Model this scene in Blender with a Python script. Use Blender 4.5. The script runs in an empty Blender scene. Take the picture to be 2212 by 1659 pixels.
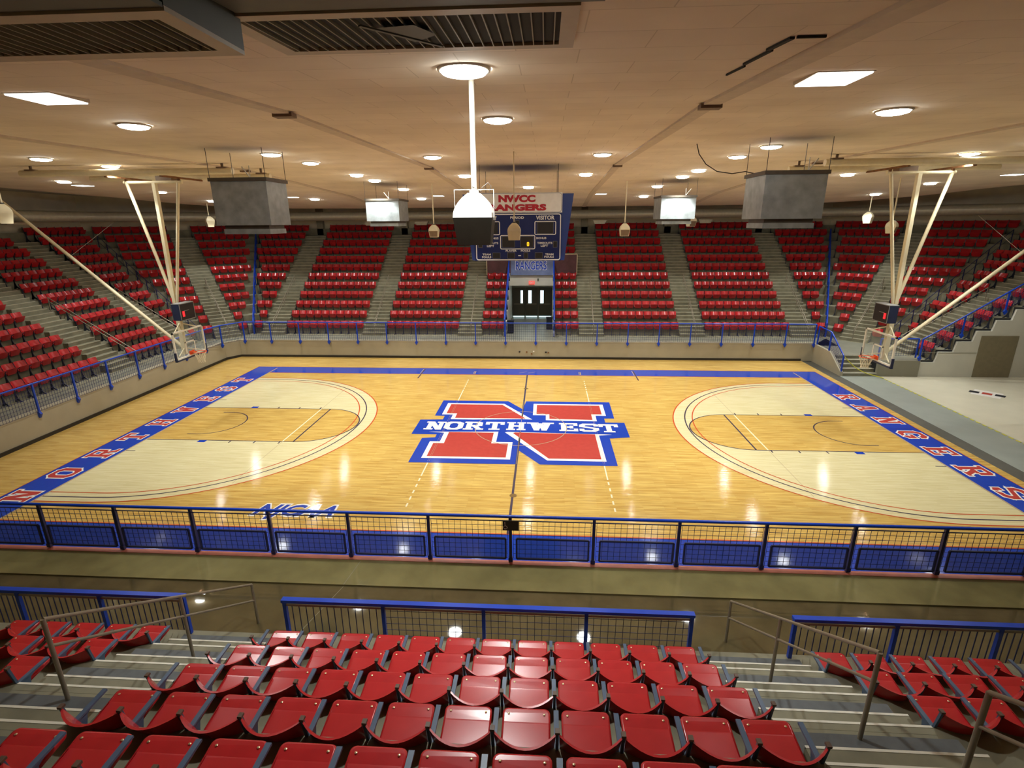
import bpy, math, random
from mathutils import Vector, Matrix
random.seed(7)
PI = math.pi
scene = bpy.context.scene
COL = scene.collection

# ------------------------------------------------------------------ camera
CAM = Vector((0.915, -19.812, 7.875))
YAW, PIT, ROL, FPX = -0.06338, 0.29605, -0.00758, 1144.93
_f = Vector((math.sin(YAW)*math.cos(PIT), math.cos(YAW)*math.cos(PIT), -math.sin(PIT)))
_r = Vector((math.cos(YAW), -math.sin(YAW), 0))
_u = _r.cross(_f)
R_ = _r*math.cos(ROL) + _u*math.sin(ROL)
U_ = -_r*math.sin(ROL) + _u*math.cos(ROL)
cd = bpy.data.cameras.new('camera')
cam = bpy.data.objects.new('camera', cd)
COL.objects.link(cam)
M = Matrix.Identity(4)
for i in range(3):
    M[i][0] = R_[i]; M[i][1] = U_[i]; M[i][2] = -_f[i]; M[i][3] = CAM[i]
cam.matrix_world = M
cd.sensor_width = 36.0
cd.sensor_fit = 'HORIZONTAL'
cd.lens = FPX*36/2212
cd.clip_start = 0.05
cd.clip_end = 300
scene.camera = cam

def px(p):
    d = Vector(p) - CAM
    z = d.dot(_f)
    if z < 0.1: return None
    return 1106 + FPX*d.dot(R_)/z, 829.5 - FPX*d.dot(U_)/z
def seen(p, m=70):
    q = px(p)
    return q is not None and -m < q[0] < 2212+m and -m < q[1] < 1659+m

# ------------------------------------------------------------------ materials
def s2l(c):
    return tuple((x/12.92 if x <= .04045 else ((x+.055)/1.055)**2.4) for x in c)
def rgb(r, g, b):
    return s2l((r/255, g/255, b/255)) + (1,)
MATS = {}
def mat(name, col, rough=.5, metal=0, var=.08, scale=6, spec=.5, emit=None, es=0, coat=0, bump=0, stretch=None):
    m = bpy.data.materials.new(name); m.use_nodes = True
    nt = m.node_tree; b = nt.nodes['Principled BSDF']
    b.inputs['Roughness'].default_value = rough
    b.inputs['Metallic'].default_value = metal
    b.inputs['Specular IOR Level'].default_value = spec
    b.inputs['Coat Weight'].default_value = coat
    b.inputs['Coat Roughness'].default_value = .05
    c = rgb(*col)
    if var > 0:
        tc = nt.nodes.new('ShaderNodeTexCoord'); no = nt.nodes.new('ShaderNodeTexNoise')
        no.inputs['Scale'].default_value = scale; no.inputs['Detail'].default_value = 5
        if stretch:
            mp = nt.nodes.new('ShaderNodeMapping'); mp.inputs['Scale'].default_value = stretch
            nt.links.new(tc.outputs['Object'], mp.inputs['Vector']); nt.links.new(mp.outputs['Vector'], no.inputs['Vector'])
        else:
            nt.links.new(tc.outputs['Object'], no.inputs['Vector'])
        cr = nt.nodes.new('ShaderNodeValToRGB')
        cr.color_ramp.elements[0].position = .3; cr.color_ramp.elements[1].position = .7
        cr.color_ramp.elements[0].color = tuple(x*(1-var*1.6) for x in c[:3])+(1,)
        cr.color_ramp.elements[1].color = tuple(min(1, x*(1+var)) for x in c[:3])+(1,)
        nt.links.new(no.outputs['Fac'], cr.inputs['Fac'])
        nt.links.new(cr.outputs['Color'], b.inputs['Base Color'])
        if bump:
            bp = nt.nodes.new('ShaderNodeBump'); bp.inputs['Strength'].default_value = bump; bp.inputs['Distance'].default_value = .02
            nt.links.new(no.outputs['Fac'], bp.inputs['Height']); nt.links.new(bp.outputs['Normal'], b.inputs['Normal'])
    else:
        b.inputs['Base Color'].default_value = c
    if emit:
        b.inputs['Emission Color'].default_value = rgb(*emit); b.inputs['Emission Strength'].default_value = es
    MATS[name] = m
    return m

def wood(name, c1, c2, c3, rough):
    m = bpy.data.materials.new(name); m.use_nodes = True
    nt = m.node_tree; b = nt.nodes['Principled BSDF']; L = nt.links
    tc = nt.nodes.new('ShaderNodeTexCoord')
    br = nt.nodes.new('ShaderNodeTexBrick')
    br.inputs['Scale'].default_value = 1.0
    br.inputs['Brick Width'].default_value = .95; br.inputs['Row Height'].default_value = .058
    br.inputs['Mortar Size'].default_value = .0012; br.inputs['Bias'].default_value = -.1
    br.offset = .37
    br.inputs['Color1'].default_value = rgb(*c1); br.inputs['Color2'].default_value = rgb(*c2); br.inputs['Mortar'].default_value = rgb(*c3)
    L.new(tc.outputs['Object'], br.inputs['Vector'])
    no = nt.nodes.new('ShaderNodeTexNoise'); no.inputs['Scale'].default_value = 1; no.inputs['Detail'].default_value = 6
    mp = nt.nodes.new('ShaderNodeMapping'); mp.inputs['Scale'].default_value = (1.1, 15, 1)
    L.new(tc.outputs['Object'], mp.inputs['Vector']); L.new(mp.outputs['Vector'], no.inputs['Vector'])
    cr = nt.nodes.new('ShaderNodeValToRGB')
    cr.color_ramp.elements[0].position = .33; cr.color_ramp.elements[0].color = rgb(*c3)
    cr.color_ramp.elements[1].position = .66; cr.color_ramp.elements[1].color = rgb(*c1)
    L.new(no.outputs['Fac'], cr.inputs['Fac'])
    mx = nt.nodes.new('ShaderNodeMix'); mx.data_type = 'RGBA'; mx.inputs[0].default_value = .45
    L.new(br.outputs['Color'], mx.inputs[6]); L.new(cr.outputs['Color'], mx.inputs[7])
    L.new(mx.outputs[2], b.inputs['Base Color'])
    b.inputs['Roughness'].default_value = rough
    b.inputs['Specular IOR Level'].default_value = .5
    bp = nt.nodes.new('ShaderNodeBump'); bp.inputs['Strength'].default_value = .8; bp.inputs['Distance'].default_value = .0028
    L.new(no.outputs['Fac'], bp.inputs['Height']); L.new(bp.outputs['Normal'], b.inputs['Normal'])
    MATS[name] = m
    return m

wood('maple', (222, 188, 106), (198, 156, 76), (152, 110, 48), .07)
wood('pale_maple', (226, 216, 172), (214, 202, 152), (194, 178, 128), .07)
mat('court_blue', (36, 68, 172), .08, var=.03)
mat('court_red', (184, 70, 62), .08, var=.04)
mat('court_white', (240, 236, 228), .08, var=.02)
mat('line_dark', (70, 62, 78), .14, var=0)
mat('line_red', (196, 84, 48), .14, var=0)
mat('line_grey', (176, 158, 130), .14, var=0)
mat('line_cream', (236, 226, 190), .14, var=0)
mat('brass_plate', (150, 120, 70), .35, metal=.6, var=0)
mat('wall_paint', (172, 164, 140), .6, var=.04, scale=1.5)
mat('wall_light', (206, 204, 190), .55, var=.03, scale=1.5)
mat('wall_grey', (140, 136, 118), .6, var=.05, scale=1.5)
mat('wall_dark', (216, 208, 184), .8, var=.08, scale=1.0)
mat('black_rubber', (44, 40, 34), .5, var=.1)
mat('rubber_strip', (80, 78, 68), .6, var=.08, scale=3)
mat('grey_floor', (150, 156, 148), .35, var=.05, scale=1.2)
mat('tile_floor', (214, 208, 186), .18, var=.03, scale=1)
mat('concrete', (132, 128, 106), .7, var=.16, scale=2.2)
mat('concrete_walk', (132, 132, 118), .35, var=.1, scale=1.5)
mat('wet_concrete', (90, 80, 54), .035, var=.18, scale=1.6, spec=.6, bump=.02)
mat('wet_strip', (126, 118, 78), .09, var=.12, scale=1.8, spec=.5, bump=.02)
mat('pink_edge', (190, 110, 92), .4, var=.1)
mat('step_grey', (92, 96, 98), .6, var=.12)
mat('standard_dark', (44, 50, 70), .4, var=.08)
mat('nosing_muted', (188, 182, 158), .55, var=.08)  # darker nosing tone, used on the bowl stairs only
mat('nosing', (226, 222, 206), .45, var=.05)
mat('seat_red', (186, 38, 42), .24, var=.06, scale=3, spec=.5)
mat('standard_blue', (72, 92, 118), .4, var=.08)
mat('cap_brown', (96, 74, 60), .5, var=.1)
mat('bolt_brass', (214, 190, 150), .3, metal=.7, var=0)
mat('rail_blue', (16, 66, 188), .3, var=.04)
mat('rail_dark', (30, 38, 92), .35, var=.05)
mat('wire_blue', (34, 40, 96), .4, var=0)
mat('steel', (150, 140, 122), .35, metal=.4, var=.08)
mat('galvanised', (170, 178, 180), .38, metal=.3, var=.16, scale=3.5)
mat('galv_cap', (96, 88, 78), .5, metal=.3, var=.08)
mat('cream_paint', (226, 212, 176), .4, var=.04)
mat('white_paint', (232, 228, 216), .35, var=.03)
mat('grille_dark', (74, 74, 64), .6, var=.06)
mat('brown_plate', (120, 96, 74), .6, var=.08)
mat('duct_paint', (200, 194, 172), .34, var=.06, metal=.2)
mat('roof_dark', (190, 184, 166), .9, var=.1, scale=.8)
mat('rib_paint', (206, 188, 164), .7, var=.05)
mat('vent_frame', (176, 160, 134), .5, var=.05)
mat('vent_slat', (120, 110, 84), .55, var=.06)
mat('vent_hole', (38, 36, 30), .9, var=0)
mat('vent_side', (78, 76, 62), .6, var=.06)
mat('board_navy', (20, 36, 92), .4, var=.04)
mat('board_blue', (44, 66, 132), .45, var=.04)
mat('board_white', (240, 238, 232), .4, var=.03)
mat('board_black', (42, 40, 40), .4, var=.05)
mat('text_red', (186, 34, 52), .45, var=0)
mat('text_white', (232, 230, 226), .45, var=0)
mat('text_blue', (8, 62, 176), .45, var=0)
mat('outline_grey', (150, 150, 150), .5, var=0)
mat('lamp_amber', (255, 190, 40), .4, var=0, emit=(255, 180, 30), es=1.6)
mat('lamp_red', (255, 40, 40), .4, var=0, emit=(255, 40, 48), es=1.6)
mat('exit_red', (230, 90, 80), .4, var=0, emit=(255, 90, 80), es=.7)
mat('day_glass', (230, 245, 250), .2, var=0, emit=(215, 248, 255), es=2.2)
mat('light_disc', (255, 255, 255), .4, var=0, emit=(250, 255, 252), es=60)
mat('light_panel', (255, 255, 255), .4, var=0, emit=(255, 252, 250), es=5)
mat('light_trim', (210, 200, 180), .5, var=0)
mat('banner_blue', (112, 126, 164), .5, var=.14, scale=2)
mat('banner_maroon', (96, 60, 66), .5, var=.2, scale=2)
mat('door_brown', (84, 80, 64), .5, var=.06)
mat('door_taupe', (132, 122, 96), .55, var=.05)
mat('bin_black', (26, 30, 40), .5, var=.08)
mat('pad_navy', (40, 48, 76), .5, var=.05)
mat('rim_orange', (236, 88, 34), .35, var=.03)
mat('net_white', (226, 214, 186), .8, var=.05)
mat('yellow_tape', (206, 200, 60), .5, var=.05)
mat('cable_black', (60, 50, 42), .6, var=0)
mat('sign_black', (52, 50, 48), .4, var=.05)
mat('rust', (128, 86, 50), .8, var=.2)

def ceiling_mat():
    m = bpy.data.materials.new('ceiling_tile'); m.use_nodes = True
    nt = m.node_tree; b = nt.nodes['Principled BSDF']; L = nt.links
    tc = nt.nodes.new('ShaderNodeTexCoord')
    br = nt.nodes.new('ShaderNodeTexBrick'); br.inputs['Scale'].default_value = 1
    br.inputs['Brick Width'].default_value = 1.22; br.inputs['Row Height'].default_value = .61
    br.inputs['Mortar Size'].default_value = .006; br.offset = .5
    br.inputs['Color1'].default_value = rgb(238, 222, 198); br.inputs['Color2'].default_value = rgb(232, 216, 192); br.inputs['Mortar'].default_value = rgb(210, 192, 166)
    L.new(tc.outputs['Object'], br.inputs['Vector'])
    no = nt.nodes.new('ShaderNodeTexNoise'); no.inputs['Scale'].default_value = .7; no.inputs['Detail'].default_value = 8
    L.new(tc.outputs['Object'], no.inputs['Vector'])
    cr = nt.nodes.new('ShaderNodeValToRGB')
    cr.color_ramp.elements[0].position = .3; cr.color_ramp.elements[0].color = (.86, .84, .82, 1)
    cr.color_ramp.elements[1].position = .65; cr.color_ramp.elements[1].color = (1, 1, 1, 1)
    L.new(no.outputs['Fac'], cr.inputs['Fac'])
    mx = nt.nodes.new('ShaderNodeMix'); mx.data_type = 'RGBA'; mx.blend_type = 'MULTIPLY'; mx.inputs[0].default_value = 1
    L.new(br.outputs['Color'], mx.inputs[6]); L.new(cr.outputs['Color'], mx.inputs[7])
    L.new(mx.outputs[2], b.inputs['Base Color']); b.inputs['Roughness'].default_value = .85
    MATS['ceiling_tile'] = m
ceiling_mat()
def glass_mat(name, tint, alpha):
    m = bpy.data.materials.new(name); m.use_nodes = True
    nt = m.node_tree; out = nt.nodes['Material Output']; b = nt.nodes['Principled BSDF']
    b.inputs['Base Color'].default_value = rgb(*tint); b.inputs['Roughness'].default_value = .05 if 'glass' in name else .3
    tr = nt.nodes.new('ShaderNodeBsdfTransparent'); mx = nt.nodes.new('ShaderNodeMixShader')
    mx.inputs[0].default_value = alpha
    nt.links.new(tr.outputs[0], mx.inputs[1]); nt.links.new(b.outputs[0], mx.inputs[2]); nt.links.new(mx.outputs[0], out.inputs[0])
    MATS[name] = m
glass_mat('backboard_glass', (190, 205, 205), .14)
glass_mat('tinted_panel', (22, 34, 70), .32)

# ------------------------------------------------------------------ mesh builder
class MB:
    def __init__(self): self.v = []; self.f = []; self.m = []; self.sm = []
    def add(self, vs, fs, mi=0, smooth=False):
        o = len(self.v); self.v += [tuple(p) for p in vs]
        for f in fs: self.f.append(tuple(i+o for i in f)); self.m.append(mi); self.sm.append(smooth)
    def box(self, a, b, mi=0):
        x0, y0, z0 = [min(p, q) for p, q in zip(a, b)]; x1, y1, z1 = [max(p, q) for p, q in zip(a, b)]
        self.add([(x0,y0,z0),(x1,y0,z0),(x1,y1,z0),(x0,y1,z0),(x0,y0,z1),(x1,y0,z1),(x1,y1,z1),(x0,y1,z1)],
                 [(0,3,2,1),(4,5,6,7),(0,1,5,4),(1,2,6,5),(2,3,7,6),(3,0,4,7)], mi)
    def bar(self, p, q, w, h, mi=0, up=(0,0,1)):
        p = Vector(p); q = Vector(q); d = (q-p).normalized(); up = Vector(up)
        s = d.cross(up)
        if s.length < 1e-4: s = d.cross(Vector((1,0,0)))
        s.normalize(); t = s.cross(d)
        vs = []
        for c in (p, q):
            for a, b in ((-1,-1),(1,-1),(1,1),(-1,1)): vs.append(c + s*(a*w/2) + t*(b*h/2))
        self.add(vs, [(0,3,2,1),(4,5,6,7),(0,1,5,4),(1,2,6,5),(2,3,7,6),(3,0,4,7)], mi)
    def tube(self, pts, r, n=8, mi=0, caps=True, smooth=True):
        pts = [Vector(p) for p in pts]; k = len(pts); vs = []
        for i, p in enumerate(pts):
            d = (pts[min(i+1, k-1)] - pts[max(i-1, 0)]).normalized()
            a = Vector((0,0,1)) if abs(d.z) < .9 else Vector((1,0,0))
            s = d.cross(a).normalized(); t = s.cross(d)
            rr = r[i] if isinstance(r, (list, tuple)) else r
            for j in range(n):
                an = 2*PI*j/n; vs.append(p + s*(math.cos(an)*rr) + t*(math.sin(an)*rr))
        fs = [(i*n+j, i*n+(j+1) % n, (i+1)*n+(j+1) % n, (i+1)*n+j) for i in range(k-1) for j in range(n)]
        self.add(vs, fs, mi, smooth)
        if caps: self.add(vs[:n], [tuple(range(n))[::-1]], mi); self.add(vs[-n:], [tuple(range(n))], mi)
    def poly(self, pts, mi=0): self.add(pts, [tuple(range(len(pts)))], mi)
    def prism(self, pts, vec, mi=0):
        n = len(pts); vec = Vector(vec); P = [Vector(p) for p in pts]
        self.add(P + [p+vec for p in P], [tuple(range(n))[::-1], tuple(range(n, 2*n))] + [(i, (i+1) % n, n+(i+1) % n, n+i) for i in range(n)], mi)
    def disc(self, c, r, mi=0, n=24, up=1, ry=None):
        ry = ry or r
        pts = [(c[0]+r*math.cos(2*PI*i/n), c[1]+ry*math.sin(2*PI*i/n)*up, c[2]) for i in range(n)]
        self.poly(pts, mi)
    def arc(self, c, r, w, a0, a1, mi=0, n=64):
        vs = []; 
        for i in range(n+1):
            a = a0+(a1-a0)*i/n
            for q in (r-w/2, r+w/2): vs.append((c[0]+q*math.cos(a), c[1]+q*math.sin(a), c[2]))
        self.add(vs, [(2*i, 2*i+1, 2*i+3, 2*i+2) if a1 > a0 else (2*i, 2*i+2, 2*i+3, 2*i+1) for i in range(n)], mi)
    def rect(self, x0, y0, x1, y1, z, mi=0): self.poly([(x0,y0,z),(x1,y0,z),(x1,y1,z),(x0,y1,z)], mi)
    def build(self, name, mats, parent=None, origin=None):
        if isinstance(mats, str): mats = [mats]
        o = Vector((0,0,0))
        if origin is not None: o = Vector(origin)
        elif parent is not None and not parent.get('_loc'): o = parent_loc(parent)
        me = bpy.data.meshes.new(name)
        me.from_pydata([tuple(Vector(v)-o) for v in self.v], [], self.f)
        for x in mats: me.materials.append(MATS[x])
        me.polygons.foreach_set('material_index', self.m)
        me.polygons.foreach_set('use_smooth', self.sm)
        me.update()
        ob = bpy.data.objects.new(name, me); COL.objects.link(ob)
        if parent is not None: ob.parent = parent
        elif origin is not None: ob.location = o
        return ob
def parent_loc(p):
    v = Vector((0,0,0))
    while p is not None: v += Vector(p.location); p = p.parent
    return v
def tag(o, label=None, cat=None, group=None, kind=None):
    if label: o['label'] = label
    if cat: o['category'] = cat
    if group: o['group'] = group
    if kind: o['kind'] = kind
    return o
def thing(name, label, cat, loc, group=None, rz=0):
    o = bpy.data.objects.new(name, None); o.empty_display_size = .2
    COL.objects.link(o); o.location = loc; o.rotation_euler = (0,0,rz)
    return tag(o, label, cat, group)
def struct(name, mb, mats, label=None):
    o = mb.build(name, mats); o['kind'] = 'structure'
    if label: o['label'] = label; o['category'] = name.split('_')[0]
    return o
ORD = ['','first','second','third','fourth','fifth','sixth','seventh','eighth','ninth','tenth','eleventh','twelfth','thirteenth','fourteenth','fifteenth','sixteenth','seventeenth','eighteenth','nineteenth','twentieth','twenty-first','twenty-second']
WNUM = ORD

# text laid on a plane: lower-left origin o, unit vectors u (right) and v (up)
def text_geo(s, bold=.0, shear=0.0):
    cu = bpy.data.curves.new('t', 'FONT'); cu.body = s; cu.offset = bold; cu.shear = shear; cu.resolution_u = 3
    ob = bpy.data.objects.new('t', cu); COL.objects.link(ob)
    dg = bpy.context.evaluated_depsgraph_get()
    me = bpy.data.meshes.new_from_object(ob.evaluated_get(dg))
    vs = [tuple(v.co) for v in me.vertices]; fs = [tuple(p.vertices) for p in me.polygons]
    bpy.data.objects.remove(ob); bpy.data.curves.remove(cu); bpy.data.meshes.remove(me)
    return vs, fs
def text(mb, s, o, u, v, w, h, mi=0, bold=.02, shear=0.0, lift=0.0):
    vs, fs = text_geo(s, bold, shear)
    x0 = min(p[0] for p in vs); x1 = max(p[0] for p in vs); y0 = min(p[1] for p in vs); y1 = max(p[1] for p in vs)
    o = Vector(o); u = Vector(u); v = Vector(v); n = u.cross(v)
    mb.add([o + u*((p[0]-x0)/(x1-x0)*w) + v*((p[1]-y0)/(y1-y0)*h) + n*lift for p in vs], fs, mi)

# block slab letters on a 5 x 7 field, convex pieces
def bxp(a, b, c, d): return [(a,b),(c,b),(c,d),(a,d)]
SLAB = {
 'N': [bxp(.6,0,1.7,7), bxp(0,0,2.3,.9), bxp(0,6.1,1.8,7), bxp(3.6,0,4.6,7), bxp(3,6.1,5.2,7), [(.6,7),(2,7),(4.6,0),(3.2,0)]],
 'O': [bxp(0,1.2,1.3,5.8), bxp(3.7,1.2,5,5.8), bxp(1.2,0,3.8,1.2), bxp(1.2,5.8,3.8,7), [(0,1.2),(1.2,0),(2,1.2),(1.3,2)], [(5,1.2),(3.7,2),(3,1.2),(3.8,0)], [(0,5.8),(1.3,5),(2,5.8),(1.2,7)], [(5,5.8),(3.8,7),(3,5.8),(3.7,5)]],
 'R': [bxp(.6,0,1.9,7), bxp(0,0,2.5,.9), bxp(0,6,1,7), bxp(1,5.9,4,7), bxp(1,2.9,4,4), bxp(3.6,3.4,4.8,6.4), [(4,7),(3.6,6),(4.8,5.8),(4.8,6.3)], [(2,3.2),(3.4,3.2),(5,0.5),(3.7,0.5)], bxp(3.5,0,5.3,.9)],
 'T': [bxp(1.9,0,3.1,7), bxp(1.1,0,3.9,.9), bxp(0,5.9,5,7), bxp(0,4.6,.9,7), bxp(4.1,4.6,5,7)],
 'H': [bxp(.5,0,1.7,7), bxp(3.3,0,4.5,7), bxp(0,0,2.2,.9), bxp(0,6.1,2.2,7), bxp(2.8,0,5,.9), bxp(2.8,6.1,5,7), bxp(1,3,4,4.1)],
 'W': [[(.4,7),(1.6,7),(2.2,0),(1.3,0)], [(2.1,6.2),(2.9,6.2),(2.1,0),(1.3,0)], [(2.1,6.2),(2.9,6.2),(3.7,0),(2.9,0)], [(3.4,7),(4.6,7),(3.7,0),(2.8,0)], bxp(-.2,6.1,2,7), bxp(3,6.1,5.2,7)],
 'E': [bxp(.5,0,1.8,7), bxp(0,0,4.8,1), bxp(0,6,4.8,7), bxp(1,3,3.6,4.1), bxp(3.9,0,4.8,2.1), bxp(3.9,4.9,4.8,7), bxp(2.8,2.4,3.6,4.7)],
 'S': [bxp(1,0,4,1.2), bxp(1,5.8,4,7), bxp(0,4,1.3,5.9), bxp(3.7,1.2,5,3.2), [(0,4.2),(1.3,4.6),(5,3),(3.8,2.4)], [(0,5.8),(1.3,5.2),(2,6),(1,7)], [(5,1.3),(3.7,1.8),(3,1),(4,0)], bxp(3.9,4.7,5,6.4), bxp(0,.6,1.1,2.3), [(4,7),(3.2,6),(5,5.8),(5,6.2)], [(1,0),(1.8,1),(0,1.2),(0,.8)]],
 'A': [[(1.7,7),(2.9,7),(1.6,0),(.5,0)], [(2.1,7),(3.3,7),(4.6,0),(3.4,0)], bxp(1.2,2,3.9,3), bxp(-.2,0,2,.9), bxp(3,0,5.2,.9)],
 'G': [bxp(0,1.2,1.3,5.8), bxp(1.2,0,3.8,1.2), bxp(1.2,5.8,3.8,7), [(0,1.2),(1.2,0),(2,1.2),(1.3,2)], [(0,5.8),(1.3,5),(2,5.8),(1.2,7)], bxp(3.7,.8,5,3.4), bxp(2.6,2.4,5,3.4), [(5,5.8),(3.8,7),(3,5.8),(3.7,5)], bxp(3.8,4.6,5,5.9), [(5,1.2),(3.7,2),(3,1.2),(3.8,0)]],
}
def grow(poly, e):
    c = (sum(p[0] for p in poly)/len(poly), sum(p[1] for p in poly)/len(poly))
    n = len(poly); A = sum(poly[i][0]*poly[(i+1) % n][1]-poly[(i+1) % n][0]*poly[i][1] for i in range(n))
    P = poly if A > 0 else poly[::-1]
    lines = []
    for i in range(n):
        (x0, y0), (x1, y1) = P[i], P[(i+1) % n]; l = math.hypot(x1-x0, y1-y0) or 1
        nx, ny = (y1-y0)/l, -(x1-x0)/l; lines.append((x0+nx*e, y0+ny*e, (x1-x0)/l, (y1-y0)/l))
    out = []
    for i in range(n):
        ax, ay, adx, ady = lines[i-1]; bx, by, bdx, bdy = lines[i]
        den = adx*bdy-ady*bdx
        if abs(den) < .05: out.append((bx, by)); continue
        t = ((bx-ax)*bdy-(by-ay)*bdx)/den; out.append((ax+adx*t, ay+ady*t))
    return out
def letter(mb, ch, c, u, v, w, h, z, mi, e=0):
    # centred at c, u = reading direction, v = up of the letter, both in the floor plane
    for ip, p in enumerate(SLAB[ch]):
        P = grow(p, e); zz = z+ip*.00022
        pts = [(c[0]+u[0]*(x-2.5)/5*w+v[0]*(y-3.5)/7*h, c[1]+u[1]*(x-2.5)/5*w+v[1]*(y-3.5)/7*h, zz) for x, y in P]
        A = sum(pts[i][0]*pts[(i+1) % len(pts)][1]-pts[(i+1) % len(pts)][0]*pts[i][1] for i in range(len(pts)))
        mb.poly(pts if A > 0 else pts[::-1], mi)

# ------------------------------------------------------------------ court floor
B, S, LW = 14.325, 7.62, 1.829
fm = ['maple','pale_maple','court_blue','court_red','court_white','line_dark','line_red','line_grey','line_cream','brass_plate']
fl = MB()
fl.poly([(-18.4,-11,0),(15.9,-11,0),(15.9,11.2,0),(-17.9,11.2,0),(-18.4,10.4,0)], 0)
Z = .0015
def half_zone(s):
    # pale zone between the outer arc and the baseline, mirrored by s
    cx = s*12.75; R = 6.58
    pts = [(s*B, -6.56, Z)]
    for i in range(49):
        a = -PI/2 + PI*i/48
        pts.append((cx - s*R*math.cos(a), 6.56*math.sin(a), Z))
    pts.append((s*B, 6.56, Z))
    fl.poly(pts if s < 0 else pts[::-1], 1)
    # lane in darker maple with the half circle
    F = s*(B-5.791)
    pts = [(s*B, -LW, 2*Z)]
    for i in range(33):
        a = -PI/2 + PI*i/32
        pts.append((F - s*LW*math.cos(a), LW*math.sin(a), 2*Z))
    pts.append((s*B, LW, 2*Z))
    fl.poly(pts if s < 0 else pts[::-1], 0)
    def arcline(R, yy, mi, w=.05):
        vs = []
        for i in range(65):
            a = -PI/2 + PI*i/64
            for q in (-w/2, w/2): vs.append((cx - s*(R+q)*math.cos(a), (yy+q)*math.sin(a), 3*Z))
        fs = [((2*i, 2*i+1, 2*i+3, 2*i+2) if s < 0 else (2*i, 2*i+2, 2*i+3, 2*i+1)) for i in range(64)]
        fs = [f[::-1] for f in fs]
        fl.add(vs, fs, mi)
        for y in (-yy, yy): fl.rect(min(cx, s*B), y-w/2, max(cx, s*B), y+w/2, 3*Z, mi)
    arcline(6.58, 6.56, 6); arcline(6.1, 6.27, 5); arcline(5.8, 6.0, 6, .045)
    for y in (-LW, LW): fl.rect(min(F, s*B), y-.025, max(F, s*B), y+.025, 3*Z, 5)
    vs = []
    for i in range(33):
        a = -PI/2+PI*i/32
        for q in (LW-.025, LW+.025): vs.append((F - s*q*math.cos(a), q*math.sin(a), 3*Z))
    fl.add(vs, [((2*i, 2*i+1, 2*i+3, 2*i+2) if s > 0 else (2*i, 2*i+2, 2*i+3, 2*i+1)) for i in range(32)], 5)
    fl.rect(F-.03, -LW, F+.03, LW, 3*Z, 5)
    fl.rect(s*8.95-.025, -LW, s*8.95+.025, LW, 3*Z, 8)
    fl.rect(s*8.95-.008, -5.2, s*8.95+.008, 5.2, 2.5*Z, 7)
    for xx, w in ((12.05, .3), (10.95, .05), (9.99, .05), (9.03, .05)):
        for y in (-1, 1):
            fl.rect(s*xx-w/2, min(y*LW, y*(LW+.2)), s*xx+w/2, max(y*LW, y*(LW+.2)), 3.2*Z, 5 if w < .1 else 2)
    vs = []
    for i in range(33):
        a = -PI/2+PI*i/32
        for q in (1.22, 1.27): vs.append((s*12.75 - s*q*math.cos(a), q*math.sin(a), 3*Z))
    fl.add(vs, [((2*i, 2*i+1, 2*i+3, 2*i+2) if s > 0 else (2*i, 2*i+2, 2*i+3, 2*i+1)) for i in range(32)], 5)
    for y in (-1.24, 1.24): fl.rect(min(s*12.75, s*13.1), y-.025, max(s*12.75, s*13.1), y+.025, 3*Z, 5)
    for y in (-2.9, 2.9): fl.rect(min(s*B, s*13.95), y-.02, max(s*B, s*13.95), y+.02, 3*Z, 5)
half_zone(-1); half_zone(1)
# blue border band
for s in (-1, 1):
    fl.rect(min(s*B, s*15.55), -8.84, max(s*B, s*15.55), 8.84, Z, 2)
    fl.rect(-15.55, min(s*S, s*8.84), 15.55, max(s*S, s*8.84), Z*1.2, 2)
    fl.rect(s*B-.03, -8.6, s*B+.03, 8.6, 4*Z, 7)
    fl.rect(s*15.55-.012, -8.84, s*15.55+.012, 8.84, 4*Z, 6)
    fl.rect(-B, s*S-.02, B, s*S+.02, 4*Z, 6)
    fl.rect(-15.55, s*8.84-.015, 15.55, s*8.84+.015, 4*Z, 6)
    for xx, y0, y1 in ((5.78, 6.8, 8.62), (2.86, 7.75, 8.25)):
        fl.rect(s*xx-.03, y0, s*xx+.03, y1, 5*Z, 7 if xx < 4 else 5)
        fl.rect(s*xx-.09, max(y0, 7.7), s*xx-.06, y1, 5*Z, 7)
for dx in (-.25, .25): fl.add([(dx-.22,8.02,5*Z),(dx-.2,8.0,5*Z),(dx+.22,8.24,5*Z),(dx+.2,8.26,5*Z)], [(0,1,2,3)], 7)
fl.rect(-.035, -S, .035, S, 5*Z, 5)
fl.rect(-.012, -3.4, .0, 3.2, 8*Z, 7)
for y in (5.2, -5.55): fl.disc((0.02,y,6*Z), .11, 9)
for x in (-3.05, 2.97):
    y = -6.2
    fl.rect(x-.022, -4.4, x+.022, 4.9, 2.9*Z, 8)
    for xo in (-.03, .024): fl.rect(x+xo, -3.3, x+xo+.006, 3.1, 9*Z, 7)
    for k in range(5): fl.rect(x-.025, -4.55-.4*k-.2, x+.025, -4.55-.4*k, 3*Z, 8); fl.rect(x-.025, 5.05+.35*k, x+.025, 5.05+.35*k+.18, 3*Z, 8)
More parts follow.
